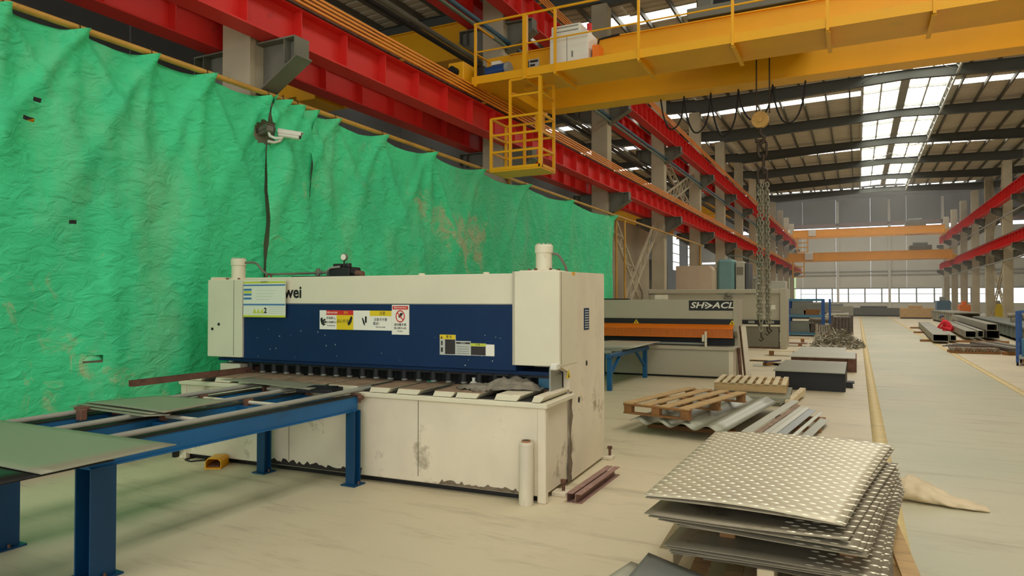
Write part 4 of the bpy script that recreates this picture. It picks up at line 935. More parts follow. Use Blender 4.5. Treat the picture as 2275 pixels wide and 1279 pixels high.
# red primed channel sections along the shear's foot
for i, (x, z, lab) in enumerate(((-2.035, 0, 'dull red steel channel lying beside the shear foot, nearest the shear'), (-1.965, 0.0, 'dull red steel channel lying beside the shear foot, next to the aisle'))):
    r_ = thing('steel_channel', lab, 'steel bar', (x, 5.08, 0), math.radians(0.5), group='channels by the shear foot')
    ob('web', MB().box(-.03, -.025, 0, 1.0, 0, .075), 'rust_red', r_); ob('flange', MB().box(-.025, .024, 0, 1.0, 0, .005), 'rust_red', r_); ob('flange', MB().box(-.025, .024, 0, 1.0, .07, .075), 'rust_red', r_)

# ================================================================== BLUE FEED TABLE
ft = thing('feed_table', 'blue steel feed table of long rails standing before the shear', 'table', (-4.5, 2.0, 0))
for j, X in enumerate((-0.53, 0.0, 0.55)):
    b_ = ob('rail_beam', MB().box(X-.045, X+.045, 0.43, 2.78, 0.64, 0.755), 'table_blue', ft)
    ob('top_angle', MB().box(X-.05, X+.05, 0.43, 2.79, 0.755, 0.763), 'steel_black', b_)
    ob('top_rail', MB().cyl((X+.01, 0.43, 0.785), (X+.01, 3.0, 0.807), 0.02, 10), 'steel_grey', b_)
    ob('lower_flange', MB().box(X-.06, X+.06, 0.43, 2.78, 0.632, 0.642), 'table_blue', b_)
for (X, y, w) in ((-0.45, 0.52, .07), (0.55, 0.50, .075), (-0.43, 2.70, .045), (0.59, 2.73, .045)):
    l_ = ob('leg', MB().box(X-w, X+w, y-w, y-w+.012, 0, .64).box(X-w, X+w, y+w-.012, y+w, 0, .64).box(X-.006, X+.006, y-w+.012, y+w-.012, 0, .64) if w < .06 else MB().box(X-w, X-w+.012, y-w, y+w, 0, .64).box(X+w-.012, X+w, y-w, y+w, 0, .64).box(X-w+.012, X+w-.012, y+w-.012, y+w, 0, .64), 'leg_blue', ft)
    ob('foot_plate', MB().box(X-w-.03, X+w+.03, y-w-.03, y+w+.03, 0, .012), 'leg_blue', l_)
    for dx in (-1, 1): ob('anchor_bolt', MB().cyl((X+dx*(w+.015), y, .012), (X+dx*(w+.015), y, .035), .009, 6), 'rust', l_)
for y in (0.5, 1.25, 2.0, 2.7):
    for (a, b) in ((-0.485, -0.045), (0.045, 0.505)):
        c_ = ob('cross_bar', MB().box(a, b, y-.03, y+.03, .67, .74), 'table_blue', ft)
        ob('roller', MB().cyl((a+.02, y+.06, .765), (b-.02, y+.06, .765), .014, 10), 'film', c_)
        ob('roller_bracket', MB().box(a, a+.03, y+.02, y+.1, .74, .79), 'rust', c_)
ob('stop_bracket', MB().cbox(0.51, 0.62, 2.78, 2.80, .70, .78, .004).cyl((.60, 2.79, .745), (.64, 2.79, .745), .022, 10), 'rust', ft)
ob('adjuster', MB().box(0.545, 0.575, 1.0, 1.03, .585, .64), 'black', ft)
ob('length_stop', MB().cbox(-0.54, -0.47, 1.02, 1.10, .80, .83, .006).cbox(-.48, -.42, 1.0, 1.05, .74, .82, .006), 'rust', ft)
ft_g = None
# steel sheets lying on the feed table
def sheet(label, corners, z, m, t=0.004, sagz=None, group=None, name='steel_sheet', nu=10, nv=10):
    c = [Vector((*p, 0)) for p in corners]
    def fn(u, v):
        p = (c[0]*(1-u)+c[1]*u)*(1-v)+(c[3]*(1-u)+c[2]*u)*v
        return (p.x, p.y, z+(sagz(u, v) if sagz else 0))
    return tag(ob(name, MB().grid(nu, nv, fn, thick=(0, 0, -t)), m), label, 'steel sheet', group)
sheet('large bare steel sheet overhanging the near corner of the feed table', [(-5.25, 1.86), (-3.32, 1.85), (-3.34, 2.56), (-5.25, 2.54)], 0.812, 'sheet', sagz=lambda u, v: -0.004*u)
sheet('black steel sheet under the large bare sheet', [(-5.25, 1.2), (-3.33, 1.2), (-3.33, 2.2), (-5.25, 2.2)], 0.80, 'sheet_dark', t=0.006)
sheet('long plain strip at the bottom of the three stacked sheets', [(-5.22, 3.10), (-4.32, 3.06), (-4.22, 3.18), (-5.2, 3.26)], 0.813, 'sheet', t=.006)
sheet('middle one of the three sheets stacked on the feed table', [(-5.2, 3.14), (-4.3, 3.10), (-4.25, 3.5), (-5.1, 3.5)], 0.822, 'sheet', t=.004)
sheet('top sheet, greenish and square, of the three stacked on the feed table', [(-5.18, 3.19), (-4.22, 3.14), (-4.27, 3.72), (-5.02, 3.66)], 0.832, 'sheet', t=.004, sagz=lambda u, v: 0.004*math.sin(3*u))
sheet('narrow steel sheet lying across the shear end of the feed table', [(-5.40, 4.60), (-4.12, 4.42), (-4.22, 4.74), (-5.25, 4.84)], 0.845, 'sheet', t=.004)
tag(ob('steel_block', MB().cbox(-.17, .17, -.10, .10, 0, .035, .004).cbox(-.1, .14, -.06, .08, .035, .045, .003), 'sheet_dark', None, (-4.17, 4.60, 0.803), (0, 0, .25)), 'dark oily offcut pack at the end of the narrow sheet', 'offcut')

# ================================================================== TREAD PLATE STACK
def tread(label, c, z, curl, bumps='edge', group='stacked tread plates', zc=(0, 0, 0, 0)):
    # c: front-left, front-right, back-right, back-left; zc: lift of each corner
    P = [Vector((c[i][0], c[i][1], z+zc[i])) for i in range(4)]
    def pt(u, v, dz=0.0):
        p = (P[0]*(1-u)+P[1]*u)*(1-v)+(P[3]*(1-u)+P[2]*u)*v
        bow = -0.012*math.sin(PI*v)*u**2*curl[0]
        return Vector((p.x+bow, p.y, p.z+curl[1]*math.sin(PI*u)*0.02+curl[2]*0.02*math.sin(2*PI*v)+dz))
    r_ = thing('tread_plate', label, 'tread plate', (0, 0, 0), group=group)
    ob('sheet', MB().grid(16, 20, pt, thick=(0, 0, -0.004)), 'tread' if bumps == 'all' else 'tread_shaded', r_)  # lower plates take the colour with gap shade painted in
    m = MB(); Wd = (P[1]-P[0]).length; Ld = (P[3]-P[0]).length
    nx = int(Wd/0.036); ny = int(Ld/0.048)
    for j in range(ny):
        for i in range(nx):
            if (i+j) % 2: continue
            u = (i+0.5)/nx; v = (j+0.5)/ny
            if bumps == 'edge' and u < 0.70: continue
            c0 = pt(u, v); du = 0.022/Wd; dv = 0.0085/Ld
            a, b = pt(u-du, v), pt(u+du, v); e, f = pt(u, v-dv), pt(u, v+dv)
            h = Vector((0, 0, 0.0035)); o = len(m.v)
            a2 = c0.lerp(a, 0.45)+h; b2 = c0.lerp(b, 0.45)+h
            m.v += [tuple(a), tuple(e), tuple(b), tuple(f), tuple(a2), tuple(b2)]
            for q in ((0, 1, 4), (1, 5, 4), (1, 2, 5), (2, 3, 5), (3, 4, 5), (3, 0, 4)):
                m.f.append(tuple(o+k for k in q)); m.sm.append(False)
    bo = ob('tread_lozenges', m, 'tread_bump', r_); bo['kind'] = 'stuff'
    return r_
TOPC = [(-0.965, 3.40), (-0.065, 3.38), (0.205, 5.28), (-0.95, 5.27)]
tread('topmost aluminium tread plate of the stack, fully visible', TOPC, 0.62, (1, 1, 0), 'all', zc=(0, -.01, .01, 0))
lay = [([(-0.955, 3.39), (-0.055, 3.38), (0.215, 5.26), (-0.94, 5.2)], 0.612, 'second tread plate, just under the topmost'),
       ([(-0.945, 3.33), (-0.045, 3.35), (0.225, 5.05), (-0.85, 5.1)], 0.552, 'third tread plate, dark front gap above it'),
       ([(-0.935, 3.37), (-0.010, 3.345), (0.23, 5.02), (-0.80, 5.05)], 0.528, 'fourth tread plate from the top'),
       ([(-0.92, 3.44), (0.012, 3.36), (0.232, 4.98), (-0.74, 5.0)], 0.51, 'fifth tread plate from the top'),
       ([(-0.91, 3.46), (0.025, 3.385), (0.235, 4.96), (-0.72, 5.0)], 0.49, 'sixth tread plate from the top'),
       ([(-0.83, 3.52), (0.03, 3.45), (0.24, 5.0), (-0.68, 5.05)], 0.455, 'seventh tread plate, its near corner set back'),
       ([(-0.90, 3.52), (0.065, 3.53), (0.262, 5.45), (-0.80, 5.45)], 0.345, 'eighth tread plate, below the wide dark gap'),
       ([(-0.89, 3.53), (0.075, 3.54), (0.268, 5.46), (-0.80, 5.46)], 0.333, 'ninth tread plate from the top'),
       ([(-0.885, 3.585), (0.105, 3.62), (0.275, 5.50), (-0.78, 5.5)], 0.295, 'tenth tread plate, near the bottom'),
       ([(-0.88, 3.60), (0.11, 3.64), (0.285, 5.52), (-0.78, 5.5)], 0.28, 'lowest tread plate of the stack')]
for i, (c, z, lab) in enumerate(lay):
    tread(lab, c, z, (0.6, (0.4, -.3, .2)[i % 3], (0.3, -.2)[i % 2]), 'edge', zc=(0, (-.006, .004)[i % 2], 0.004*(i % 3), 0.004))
for i, (x, y0) in enumerate(((-0.62, 3.75), (-0.05, 3.75))):
    tag(ob('wooden_batten', MB().cbox(-.04, .04, 0, 1.1, 0, .098, .004), 'wood_brown', None, (x, y0, 0.349)), ['spacer batten inside the wide gap of the tread stack, further from the aisle', 'spacer batten inside the wide gap of the tread stack, nearer the aisle'][i], 'batten')
# pallet and packing under the stack
def pallet(label, loc, rz, W_, L_, n_top, m1, m2, z_b=0.10, w=0.095, tilt=(0, 0), blocks=True, group=None):
    r_ = thing('wooden_pallet', label, 'pallet', loc, rz, group=group); r_.rotation_euler = (tilt[0], tilt[1], rz)
    for i in range(n_top):
        x = -W_/2+w/2+(W_-w)*i/(n_top-1); ob('deck_board', MB().cbox(x-w/2, x+w/2, -L_/2, L_/2, z_b+.02, z_b+.04, .003), m1, r_)
    for y in (-L_/2+.05, 0, L_/2-.05):
        ob('stringer', MB().cbox(-W_/2, W_/2, y-.045, y+.045, z_b, z_b+.02, .003) if blocks else MB().cbox(-W_/2, W_/2, y-.03, y+.03, .02, z_b+.02, .004), m2, r_)
        if blocks:
            for x in (-W_/2+.06, 0, W_/2-.06): ob('block', MB().cbox(x-.05, x+.05, y-.045, y+.045, .02, z_b, .004), m2, r_)
            ob('bottom_board', MB().cbox(-W_/2, W_/2, y-.045, y+.045, 0, .02, .003), m2, r_)
    return r_
pallet('wooden pallet under the tread plate stack', (-0.30, 4.50, 0), math.radians(4), 1.15, 1.85, 7, 'wood', 'wood', z_b=0.09)
for i, (x, y, lab) in enumerate(((-0.93, 3.74, 'wooden batten end poking out at the corner of the tread stack'), (-0.42, 3.68, 'short wooden batten under the front of the tread stack'), (0.05, 3.7, 'wooden batten under the aisle corner of the tread stack'))):
    tag(ob('wooden_batten', MB().cbox(-.04, .04, -.06, 1.6, 0, .13, .004), 'wood_pale', None, (x, y, 0.135), (0, 0, math.radians(3))), lab, 'batten')
tag(ob('packing_sheet', MB().grid(20, 24, lambda u, v: (-0.72+0.86*u+0.05*v, 3.62+1.7*v, 0.268+0.004*math.sin(7*u+3*v)+0.002*math.sin(20*v)), thick=(0, 0, -.002)), 'tread_under'), 'stained packing sheet under the lowest tread plate', 'sheet')
# loose sheets leaning in front of the stack
sheet('grey steel offcut lying low in front of the tread stack', [(-1.02, 3.0), (-0.40, 2.95), (-0.55, 3.38), (-0.97, 3.50)], 0.30, 'sheet_mid', sagz=lambda u, v: -0.06*(1-v)-0.05*u, nu=12)
sheet('pale steel offcut under the grey one before the tread stack', [(-1.26, 2.9), (-0.6, 2.85), (-0.75, 3.34), (-1.05, 3.46)], 0.255, 'sheet_light', sagz=lambda u, v: -0.08*(1-v))
tag(ob('support_block', MB().cbox(-.5, .45, -.14, .14, 0, .10, .006), 'wood_brown', None, (-.72, 3.2, 0)), 'timber block carrying the loose offcuts', 'block')
tag(ob('timber_offcut', MB().cbox(-.05, .05, -.09, .09, 0, .07, .004), 'wood_brown', None, (-1.13, 5.55, 0), (0, 0, .5)), 'short brown timber offcut behind the tread stack corner', 'timber')
# sack on the aisle line
def sack():
    def fn(u, v):
        a = 2*PI*v; x = 0.62*u
        hgt = 0.06*(1-u)**0.6*(1+0.3*math.sin(7*u))+0.018*(1-u)+0.004; wd = (0.14*(1-u)**0.45+0.015)*(1+0.12*noise.noise((u*5, 0, 2)))
        n_ = 1+0.22*noise.noise((u*9, math.cos(a)*2, math.sin(a)*2))
        return (x, wd*math.cos(a)*n_, max(0.002, hgt*(0.9+math.sin(a))*n_))
    return tag(ob('cloth_sack', MB().grid(36, 24, fn), 'sack', None, (0.28, 6.42, 0), (0, 0, math.radians(-14))), 'empty beige cloth sack lying on the aisle floor', 'sack')
sack()

# ================================================================== PALLETS, CORRUGATED SHEETS, OFFCUTS
def corr(label, c, z, amp, n, m, lift=None):
    P = [Vector((*p, z)) for p in c]
    def fn(u, v):
        p = (P[0]*(1-u)+P[1]*u)*(1-v)+(P[3]*(1-u)+P[2]*u)*v
        return (p.x, p.y, p.z+amp*math.sin(2*PI*n*u)+(lift(u, v) if lift else 0))
    return tag(ob('corrugated_sheet', MB().grid(n*10, 6, fn, thick=(0, 0, -0.004)), m), label, 'corrugated sheet')
corr('wavy grey corrugated sheet under the tilted brown pallet', [(-2.46, 8.05), (-1.30, 7.86), (-0.98, 10.55), (-2.2, 10.8)], 0.15, 0.030, 4, 'sheet', lambda u, v: 0.02*v)
if 0: corr('second corrugated sheet lying flat beneath the wavy one', [(-2.55, 8.15), (-1.25, 7.95), (-1.0, 10.3), (-2.3, 10.5)], 0.085, 0.02, 4, 'sheet')
for i, (y, lab) in enumerate(((8.5, 'near'), (9.9, 'far'))):
    tag(ob('timber_bearer', MB().cbox(-.55, .5, -.05, .05, 0, .055, .004), 'wood_brown', None, (-1.8, y, 0)), 'timber bearer under the %s end of the corrugated sheets' % lab, 'timber')
pallet('brown wooden pallet tilted on top of the corrugated sheets', (-1.97, 9.0, 0.205), math.radians(-12), 0.86, 1.85, 4, 'wood', 'wood_brown', z_b=0.10, w=0.13, tilt=(0.0, 0.0))
pallet('pale wooden pallet with nine slats before the second shear', (-1.56, 11.95, 0.13), math.radians(3), 1.08, 1.15, 9, 'wood_pale', 'wood', z_b=0.12, w=0.075, blocks=False)
tag(ob('steel_plate_pack', MB().cbox(-.62, .55, -.75, .65, .05, .13, .004).cbox(-.55, .5, -.7, .6, 0, .05, .004), 'sheet', None, (-1.50, 11.75, 0), (0, 0, math.radians(3))), 'pack of steel plates under the nine-slat pallet', 'steel plates')
# narrow offcut strips in a fan
stp = [(-1.10, 7.9, 10.7, .16, 'sheet_light', .10), (-1.02, 7.9, 10.5, .13, 'rust_top', .05), (-0.95, 7.95, 10.4, .11, 'sheet_light', .07), (-0.87, 7.95, 10.3, .13, 'sheet_light', .06), (-0.79, 7.9, 10.2, .12, 'sheet_mid', .09), (-0.68, 7.9, 10.15, .10, 'sheet_light', .04), (-0.58, 7.85, 9.7, .08, 'sheet', .10)]
slab = ['pale steel strip against the corrugated sheet', 'rusty steel strip next to the corrugated sheet', 'pale strip third from the corrugated sheet', 'pale strip fourth from the corrugated sheet', 'blue grey strip in the middle of the strip bundle', 'thin pale strip of the bundle towards the aisle', 'outermost grey strip of the bundle by the aisle']
for (x, y0, y1, z, m_, w), lab in zip(stp, slab):
    o_ = MB().prism([(-w/2, z-.012), (w/2, z-.018), (w/2, z-.014), (-w/2, z)], 'y', 0, y1-y0).box(-w/2, -w/2+.006, 0, y1-y0, z-.05, z)
    tag(ob('steel_strip', o_, m_, None, (x, y0, 0), (0, 0, math.radians(-6))), lab, 'steel strip', 'steel strips beside the corrugated sheet')
for i, (x, y, lab) in enumerate(((-0.62, 9.1, 'short brown cross timber under the strips, nearer one'), (-0.6, 9.9, 'short brown cross timber under the strips, further one'))):
    tag(ob('cross_timber', MB().cbox(-.4, .22, -.04, .04, 0, .055, .004), 'wood_brown', None, (x, y, 0), (0, 0, .05)), lab, 'timber')
tag(ob('squared_timber', MB().cbox(-.045, .045, 0, 1.35, 0, .09, .006), 'wood_pale', None, (-0.93, 10.95, 0.02), (0.03, 0, math.radians(-5))), 'pale squared timber with split ends beside the plate pack', 'timber')
tag(ob('wire_bundle', MB().tube([(-0.02+.05*math.sin(3*t), .12*t, .03+.03*math.sin(5*t)**2) for t in [j/4 for j in range(28)]], .012, 6).tube([(0.03+.05*math.sin(3*t+2), .12*t, .05+.03*math.sin(4*t)**2) for t in [j/4 for j in range(28)]], .012, 6), 'scrap', None, (-1.03, 11.0, 0)), 'twisted bundle of steel banding beside the squared timber', 'banding')
# big plate stacks on stools
def plate_stack(label, x0, x1, y0, y1, z, t, m, legs, sup='black', rz=0):
    r_ = thing('plate_stack', label, 'steel plates', ((x0+x1)/2, (y0+y1)/2, 0), rz)
    hx, hy = (x1-x0)/2, (y1-y0)/2
    ob('top_plate', MB().cbox(-hx, hx, -hy, hy, z-t, z, .002), m, r_)
    for (a, b) in legs: ob('support', MB().cbox(a*hx-.09, a*hx+.09, -hy*.9, hy*.9, 0, z-t, .004) if b == 'y' else MB().cbox(-hx*.95, hx*.95, a*hy-.06, a*hy+.06, 0, z-t, .004), sup, r_)
    return r_
plate_stack('dark steel plate raised on black trestles by the aisle line', -1.36, -0.20, 13.1, 15.5, 0.34, 0.015, 'sheet', ((-0.8, 'y'), (0.1, 'y'), (0.85, 'y'), (-.86, 'x'), (.2, 'x')), 'steel_black')
plate_stack('low black beam frame under the raised plate', -1.25, -0.06, 13.9, 14.2, 0.10, 0.02, 'steel_black', ((-.8, 'x'), (.8, 'x')), 'steel_black')
plate_stack('pale sheet stack on dark supports behind the raised plate', -1.40, -0.05, 16.8, 18.7, 0.32, 0.02, 'sheet_light', ((-.3, 'y'), (.9, 'y'), (-.8, 'x')), 'rust')
plate_stack('third low stack of pale sheets further up the aisle', -1.5, -0.3, 20.3, 22.3, 0.2, 0.03, 'sheet_light', ((-.7, 'y'), (.6, 'y')), 'wood_brown')
tag(ob('timber_offcut', MB().cbox(-.05, .05, -.1, .1, 0, .08, .01), 'wood_brown', None, (-0.40, 13.6, 0), (0, 0, 1.1)), 'small brown timber block on the floor before the raised plate', 'timber')
# mixed offcuts between the second shear and the plates
for i, (x, y, lx, ly, z, m_, rz, lab) in enumerate(((-2.0, 17.6, .55, .5, .02, 'sheet_light', .1, 'pale square offcut lying flat past the second shear'), (-1.7, 17.9, .35, .6, .09, 'sheet_light', -.3, 'pale offcut propped on timber past the second shear'), (-2.2, 19.0, .8, .4, .05, 'wood_pale', .05, 'low pale pallet board stack near the third machine'),
      (-1.9, 21.0, .9, .35, .16, 'wood_pale', .0, 'long pale timber pile before the third machine'), (-1.85, 17.75, .05, .8, .12, 'motor_blue', -.35, 'thin blue strip across the pale offcuts'), (-1.45, 16.6, .3, .1, .03, 'rust_red', .2, 'small rusty bar end before the pale offcuts'), (-1.5, 18.2, .35, .12, .06, 'rust_red', .4, 'reddish timber end beside the pale offcuts'),
      (-2.35, 27.0, 1.6, .5, .2, 'wood', .02, 'long timber stack under the blue rack'), (-2.3, 25.6, 1.5, .35, .12, 'rust_red', .02, 'reddish timber row before the blue rack'))):
    r_ = thing('offcut_pile', lab, 'offcut', (x, y, 0), rz)
    ob('upper_piece', MB().cbox(-lx/2, lx/2, -ly/2, ly/2, z-.02 if z > .03 else 0, z, .004), m_, r_)
    if z > .03:
        for s_ in (-.35, .35): ob('bearer', MB().cbox(s_*lx-.05, s_*lx+.05, -ly/2.2, ly/2.2, 0, z-.02, .004), 'wood_brown', r_)

# ================================================================== SECOND SHEAR (ORANGE GUARD)
s2 = thing('hydraulic_shear', 'grey hydraulic shear with orange finger guard and black nameplate', 'machine', (-2.223, 14.305, 0), math.radians(3))
L2 = -4.15
ob('base', MB().cbox(L2, -0.02, 0, 1.2, .04, .57, .01), 'grey_paint', s2); ob('kick_rail', MB().box(L2+.05, -.08, .06, .1, 0, .04), 'black', s2)
ob('work_table', MB().cbox(L2, 0.03, -.05, .60, .57, .64, .015), 'grey_paint', s2); ob('end_post', MB().cbox(-.1, 0.0, -.01, .5, .02, .57, .01), 'cream_worn', s2)
for a0, a1 in ((-.04, .03), (L2, L2+.06)): ob('side_frame', MB().prism([(.36, 1.60), (1.5, 1.60), (1.5, 0.02), (.60, .02), (.60, .66), (.62, .80), (.36, .95)], 'x', a0, a1), 'grey_paint', s2)
ob('upper_beam', MB().cbox(L2+.06, -.04, .37, 1.2, 1.19, 1.595, .01), 'grey_paint', s2); ob('black_band', MB().box(L2+.06, -.04, .36, .9, 1.08, 1.19), 'black', s2)
gd = ob('guard_top', MB().hexa([(L2+.06, .22, 1.0), (-.03, .22, 1.0), (-.03, .36, 1.075), (L2+.06, .36, 1.075), (L2+.06, .22, 1.008), (-.03, .22, 1.008), (-.03, .36, 1.083), (L2+.06, .36, 1.083)]), 'orange', s2)
ob('guard_rail', MB().cyl((L2+.06, .22, 1.0), (-.03, .22, 1.0), .014, 8).cyl((L2+.06, .22, .82), (-.03, .22, .82), .01, 8), 'orange', s2)
fg = MB().box(-.009, .009, -.006, .006, .815, 1.0).mesh('guard_finger'); fg.materials.append(MATS['orange'])
for i in range(110): ob('guard_finger', fg, None, s2, (-.05-.0262*i, .22, 0))
ob('guard_back', MB().box(L2+.06, -.03, .27, .28, .82, 1.0), 'rust_red', s2)
ob('throat', MB().box(L2+.06, -.05, .45, 1.1, .64, 1.08), 'black', s2); ob('blade_rail', MB().box(L2+.1, -.6, .30, .36, .66, .70), 'steel_grey', s2)
ob('gauge_arm', MB().cbox(-.56, -.52, .0, .06, .64, .95, .004).cbox(-.62, -.57, .02, .08, .74, .88, .006), 'cream', s2)
for i, x in enumerate((-2.05, -.06)):
    t_ = ob('warning_triangle', MB().prism([(x-.06, 1.085), (x+.06, 1.085), (x, 1.175)], 'y', .354, .36), 'sign_yellow', s2); ob('triangle_mark', MB().prism([(x-.018, 1.1), (x+.018, 1.1), (x, 1.145)], 'y', .352, .354), 'black', t_)
lg = ob('nameplate', MB().cbox(-.93, -.02, .362, .37, 1.37, 1.58, .003), 'black', s2)
txt('SH', .17, 'white', lg, (-.77, .359, 1.475), shear=.25, sx=1.35, bold=.004); txt('ACL', .17, 'white', lg, (-.245, .359, 1.475), shear=.25, sx=1.32, bold=.004)
ob('lettering', MB().prism([(-.61, 1.545), (-.57, 1.545), (-.44, 1.475), (-.57, 1.41), (-.61, 1.41), (-.51, 1.475)], 'y', .358, .362).prism([(-.61, 1.515), (-.545, 1.475), (-.61, 1.44), (-.595, 1.475)], 'y', .358, .362), 'white', lg)
ob('back_gauge_motor', MB().cbox(-1.75, -1.5, .8, 1.1, 1.595, 1.70, .01), 'cream_worn', s2)
ob('top_lug', MB().cbox(L2+1.3, L2+1.9, .5, .7, 1.595, 1.62, .01), 'black', s2)
lb = thing('leaning_profile', 'steel profile leaning against the end of the orange-guard shear', 'steel bar', (-2.02, 14.42, 0))
ob('profile_bar', MB().bar((0.08, -.1, 0.02), (-0.06, .16, 1.05), .10, .06), 'cream_worn', lb); ob('profile_lip', MB().bar((0.02, -.09, 0.03), (-0.12, .17, 1.06), .02, .07), 'rust', lb)
tag(ob('leaning_profile', MB().bar((0.0, -.05, 0.02), (-0.06, .06, .62), .05, .05), 'rust', None, (-2.10, 14.46, 0)), 'short rusty bar leaning beside the long profile', 'steel bar')
# blue roller stand with sheets in front of it
bsd = thing('support_stand', 'blue tubular support stand between the two shears', 'stand', (-3.9, 12.7, 0))
for (x, y) in ((0, -1.1), (0, 1.15), (-.9, -1.1), (-.9, 1.15)):
    ob('leg', MB().cbox(x-.04, x+.04, y-.04, y+.04, 0, .60, .004), 'table_blue', bsd)
for x in (0, -.9): ob('side_rail', MB().cbox(x-.04, x+.04, -1.2, 1.32, .57, .64, .004), 'table_blue', bsd)
for x in (0, -.9):
    for s_ in (-1, 1): ob('brace', MB().bar((x, s_*1.1, .25), (x, s_*.5, .58), .05, .04), 'table_blue', bsd)
for i in range(5): ob('roller', MB().cyl((-.9, -1.0+.6*i, .66), (0, -1.0+.6*i, .66), .025, 10), 'steel_grey', bsd)
for i, (dx, z, lab) in enumerate(((0, .70, 'lowest long pale sheet on the blue support stand'), (.05, .715, 'middle long pale sheet on the blue support stand'), (.12, .73, 'top long pale sheet on the blue support stand'))):
    sheet(lab, [(-4.75, 12.2), (-3.75+dx, 12.3), (-3.80+dx, 14.2), (-4.75, 14.15)], z, 'sheet_light', t=.01)

# ================================================================== THIRD MACHINE AND PRESSES BEHIND
s3 = thing('press_brake', 'tall plain grey machine standing behind the orange-guard shear', 'machine', (-2.224, 23.82, 0), math.radians(2))
ob('side_frame', MB().cbox(-.02, .17, -.05, 1.6, 0, 1.96, .01), 'grey_paint', s3); ob('side_frame', MB().cbox(-4.5, -4.3, -.05, 1.6, 0, 1.96, .01), 'grey_paint', s3)
ob('ram', MB().cbox(-4.3, -.02, .05, .6, .92, 1.78, .01), 'grey_paint', s3); ob('top_beam', MB().cbox(-4.3, -.02, -.06, 1.2, 1.80, 1.94, .015), 'grey_paint', s3)
ob('die_strip', MB().box(-4.3, -.02, .0, .3, .78, .92), 'steel_black', s3); ob('lower_table', MB().cbox(-4.3, -.02, -.06, .4, .72, .78, .01), 'cream', s3)
ob('lower_front', MB().cbox(-4.3, -.06, 0, .4, .05, .72, .01), 'grey_paint_dark', s3); ob('foot_beam', MB().box(-4.3, .1, .02, .1, 0, .05), 'rust', s3)
ob('ram_mount', MB().cbox(-1.75, -1.5, -.1, .05, 1.60, 1.72, .02).cyl((-1.62, -.05, 1.72), (-1.62, -.05, 1.82), .09, 12), 'grey_paint_dark', s3)
for i in range(7): ob('die_clamp', MB().cbox(-4.0+.6*i, -3.8+.6*i, -.02, .02, .82, .90, .006), 'steel_grey', s3)
ob('data_plate', MB().box(-.34, -.16, .045, .05, 1.28, 1.42), 'white', s3)
tk = thing('machine_hood', 'beige rounded machine hood behind the grey press', 'machine', (-6.5, 31, 0))
ob('hood', MB().prism([(-.8, 0), (.8, 0), (.8, 2.9), (.74, 3.02), (.62, 3.1), (-.8, 3.1)], 'y', 0, 1.6), 'beige', tk); ob('base_plinth', MB().box(-.85, .85, -.05, 1.65, 0, .12), 'grey_paint_dark', tk)
tm = thing('milling_machine', 'teal machine housing with grey cabinet beside the beige hood', 'machine', (-4.95, 32, 0))
ob('housing', MB().cbox(-.74, .02, 0, 1.6, 0, 3.42, .12), 'teal', tm); ob('cabinet', MB().cbox(.06, .45, .1, 1.5, 0, 3.3, .04), 'sheet_light', tm); ob('cabinet_window', MB().box(.12, .4, .08, .1, 2.7, 3.05), 'grey_paint_dark', tm); ob('side_panel', MB().cbox(.47, .62, .2, 1.5, 0, 3.25, .03), 'wall_blue', tm)
ob('conduit', MB().tube([(-.3, .5, 3.4), (-.3, .5, 3.6), (.3, .6, 3.55), (1.2, 1.0, 3.1)], .03, 6), 'pipe_green', tm); ob('lamp_arm', MB().cyl((.8, .8, 0), (.8, .8, 2.6), .05, 8).cbox(.7, 1.3, .7, .9, 2.5, 2.62, .02), 'steel_grey', tm)
for i, (x, y, w, h, m_, lab) in enumerate(((-3.6, 36, .9, 2.5, 'sheet_light', 'pale machine cabinet further up the tarpaulin side'), (-4.4, 41, 1.2, 2.3, 'grey_paint', 'grey machine block far up the tarpaulin side'), (-8.2, 30.5, .7, 3.4, 'wall_blue', 'blue grey locker tower between pillars behind the press'))):
    r_ = thing('machine_cabinet', lab, 'cabinet', (x, y, 0)); ob('body', MB().cbox(-w/2, w/2, 0, 1.2, .06, h, .02), m_, r_); ob('door', MB().cbox(-w/2+.06, w/2-.06, -.02, 0, .2, h-.15, .006), m_, r_); ob('vent', MB().box(-w/4, w/4, -.03, -.02, h*.6, h*.72), 'steel_dark', r_); ob('plinth', MB().box(-w/2, w/2, .03, 1.17, 0, .06), 'black', r_)

# ================================================================== LEFT OF THE AISLE, FURTHER ON
rk = thing('storage_rack', 'blue steel rack loaded with green and brown parts', 'rack', (-1.95, 32.5, 0))
for (x, y) in ((-.75, 0), (.6, 0), (-.75, 1.2), (.6, 1.2), (.85, 1.2)): ob('upright', MB().box(x-.045, x+.045, y-.045, y+.045, 0, 1.62), 'rack_blue', rk)
for z in (.12, .88, 1.58):
    ob('shelf_beam', MB().box(-.75, .6, -.05, .0, z-.05, z+.05), 'rack_teal', rk); ob('shelf_beam', MB().box(-.75, .6, 1.2, 1.25, z-.05, z+.05), 'rack_teal', rk)
    ob('shelf', MB().box(-.75, .6, 0, 1.2, z, z+.02), 'rack_teal', rk)
for i, (x, z, w, h, m_, lab) in enumerate(((-.4, .90, .6, .3, 'beam_green', 'green part on the middle shelf of the blue rack'), (.15, .90, .55, .26, 'wood_brown', 'brown box on the middle shelf of the blue rack'), (-.3, .14, .8, .5, 'beam_green', 'dark green bin on the bottom shelf of the blue rack'), (.3, .14, .4, .42, 'scrap_dark', 'dark bin beside the green one on the rack bottom'))):
    r_ = thing('parts_bin', lab, 'bin', (-1.95+x, 32.6, z)); ob('bin_body', MB().prism([(-w/2, 0), (w/2, 0), (w/2+.04, h), (-w/2-.04, h)], 'y', 0, .8), m_, r_); ob('bin_rim', MB().box(-w/2-.05, w/2+.05, -.02, 0, h-.04, h), m_, r_)
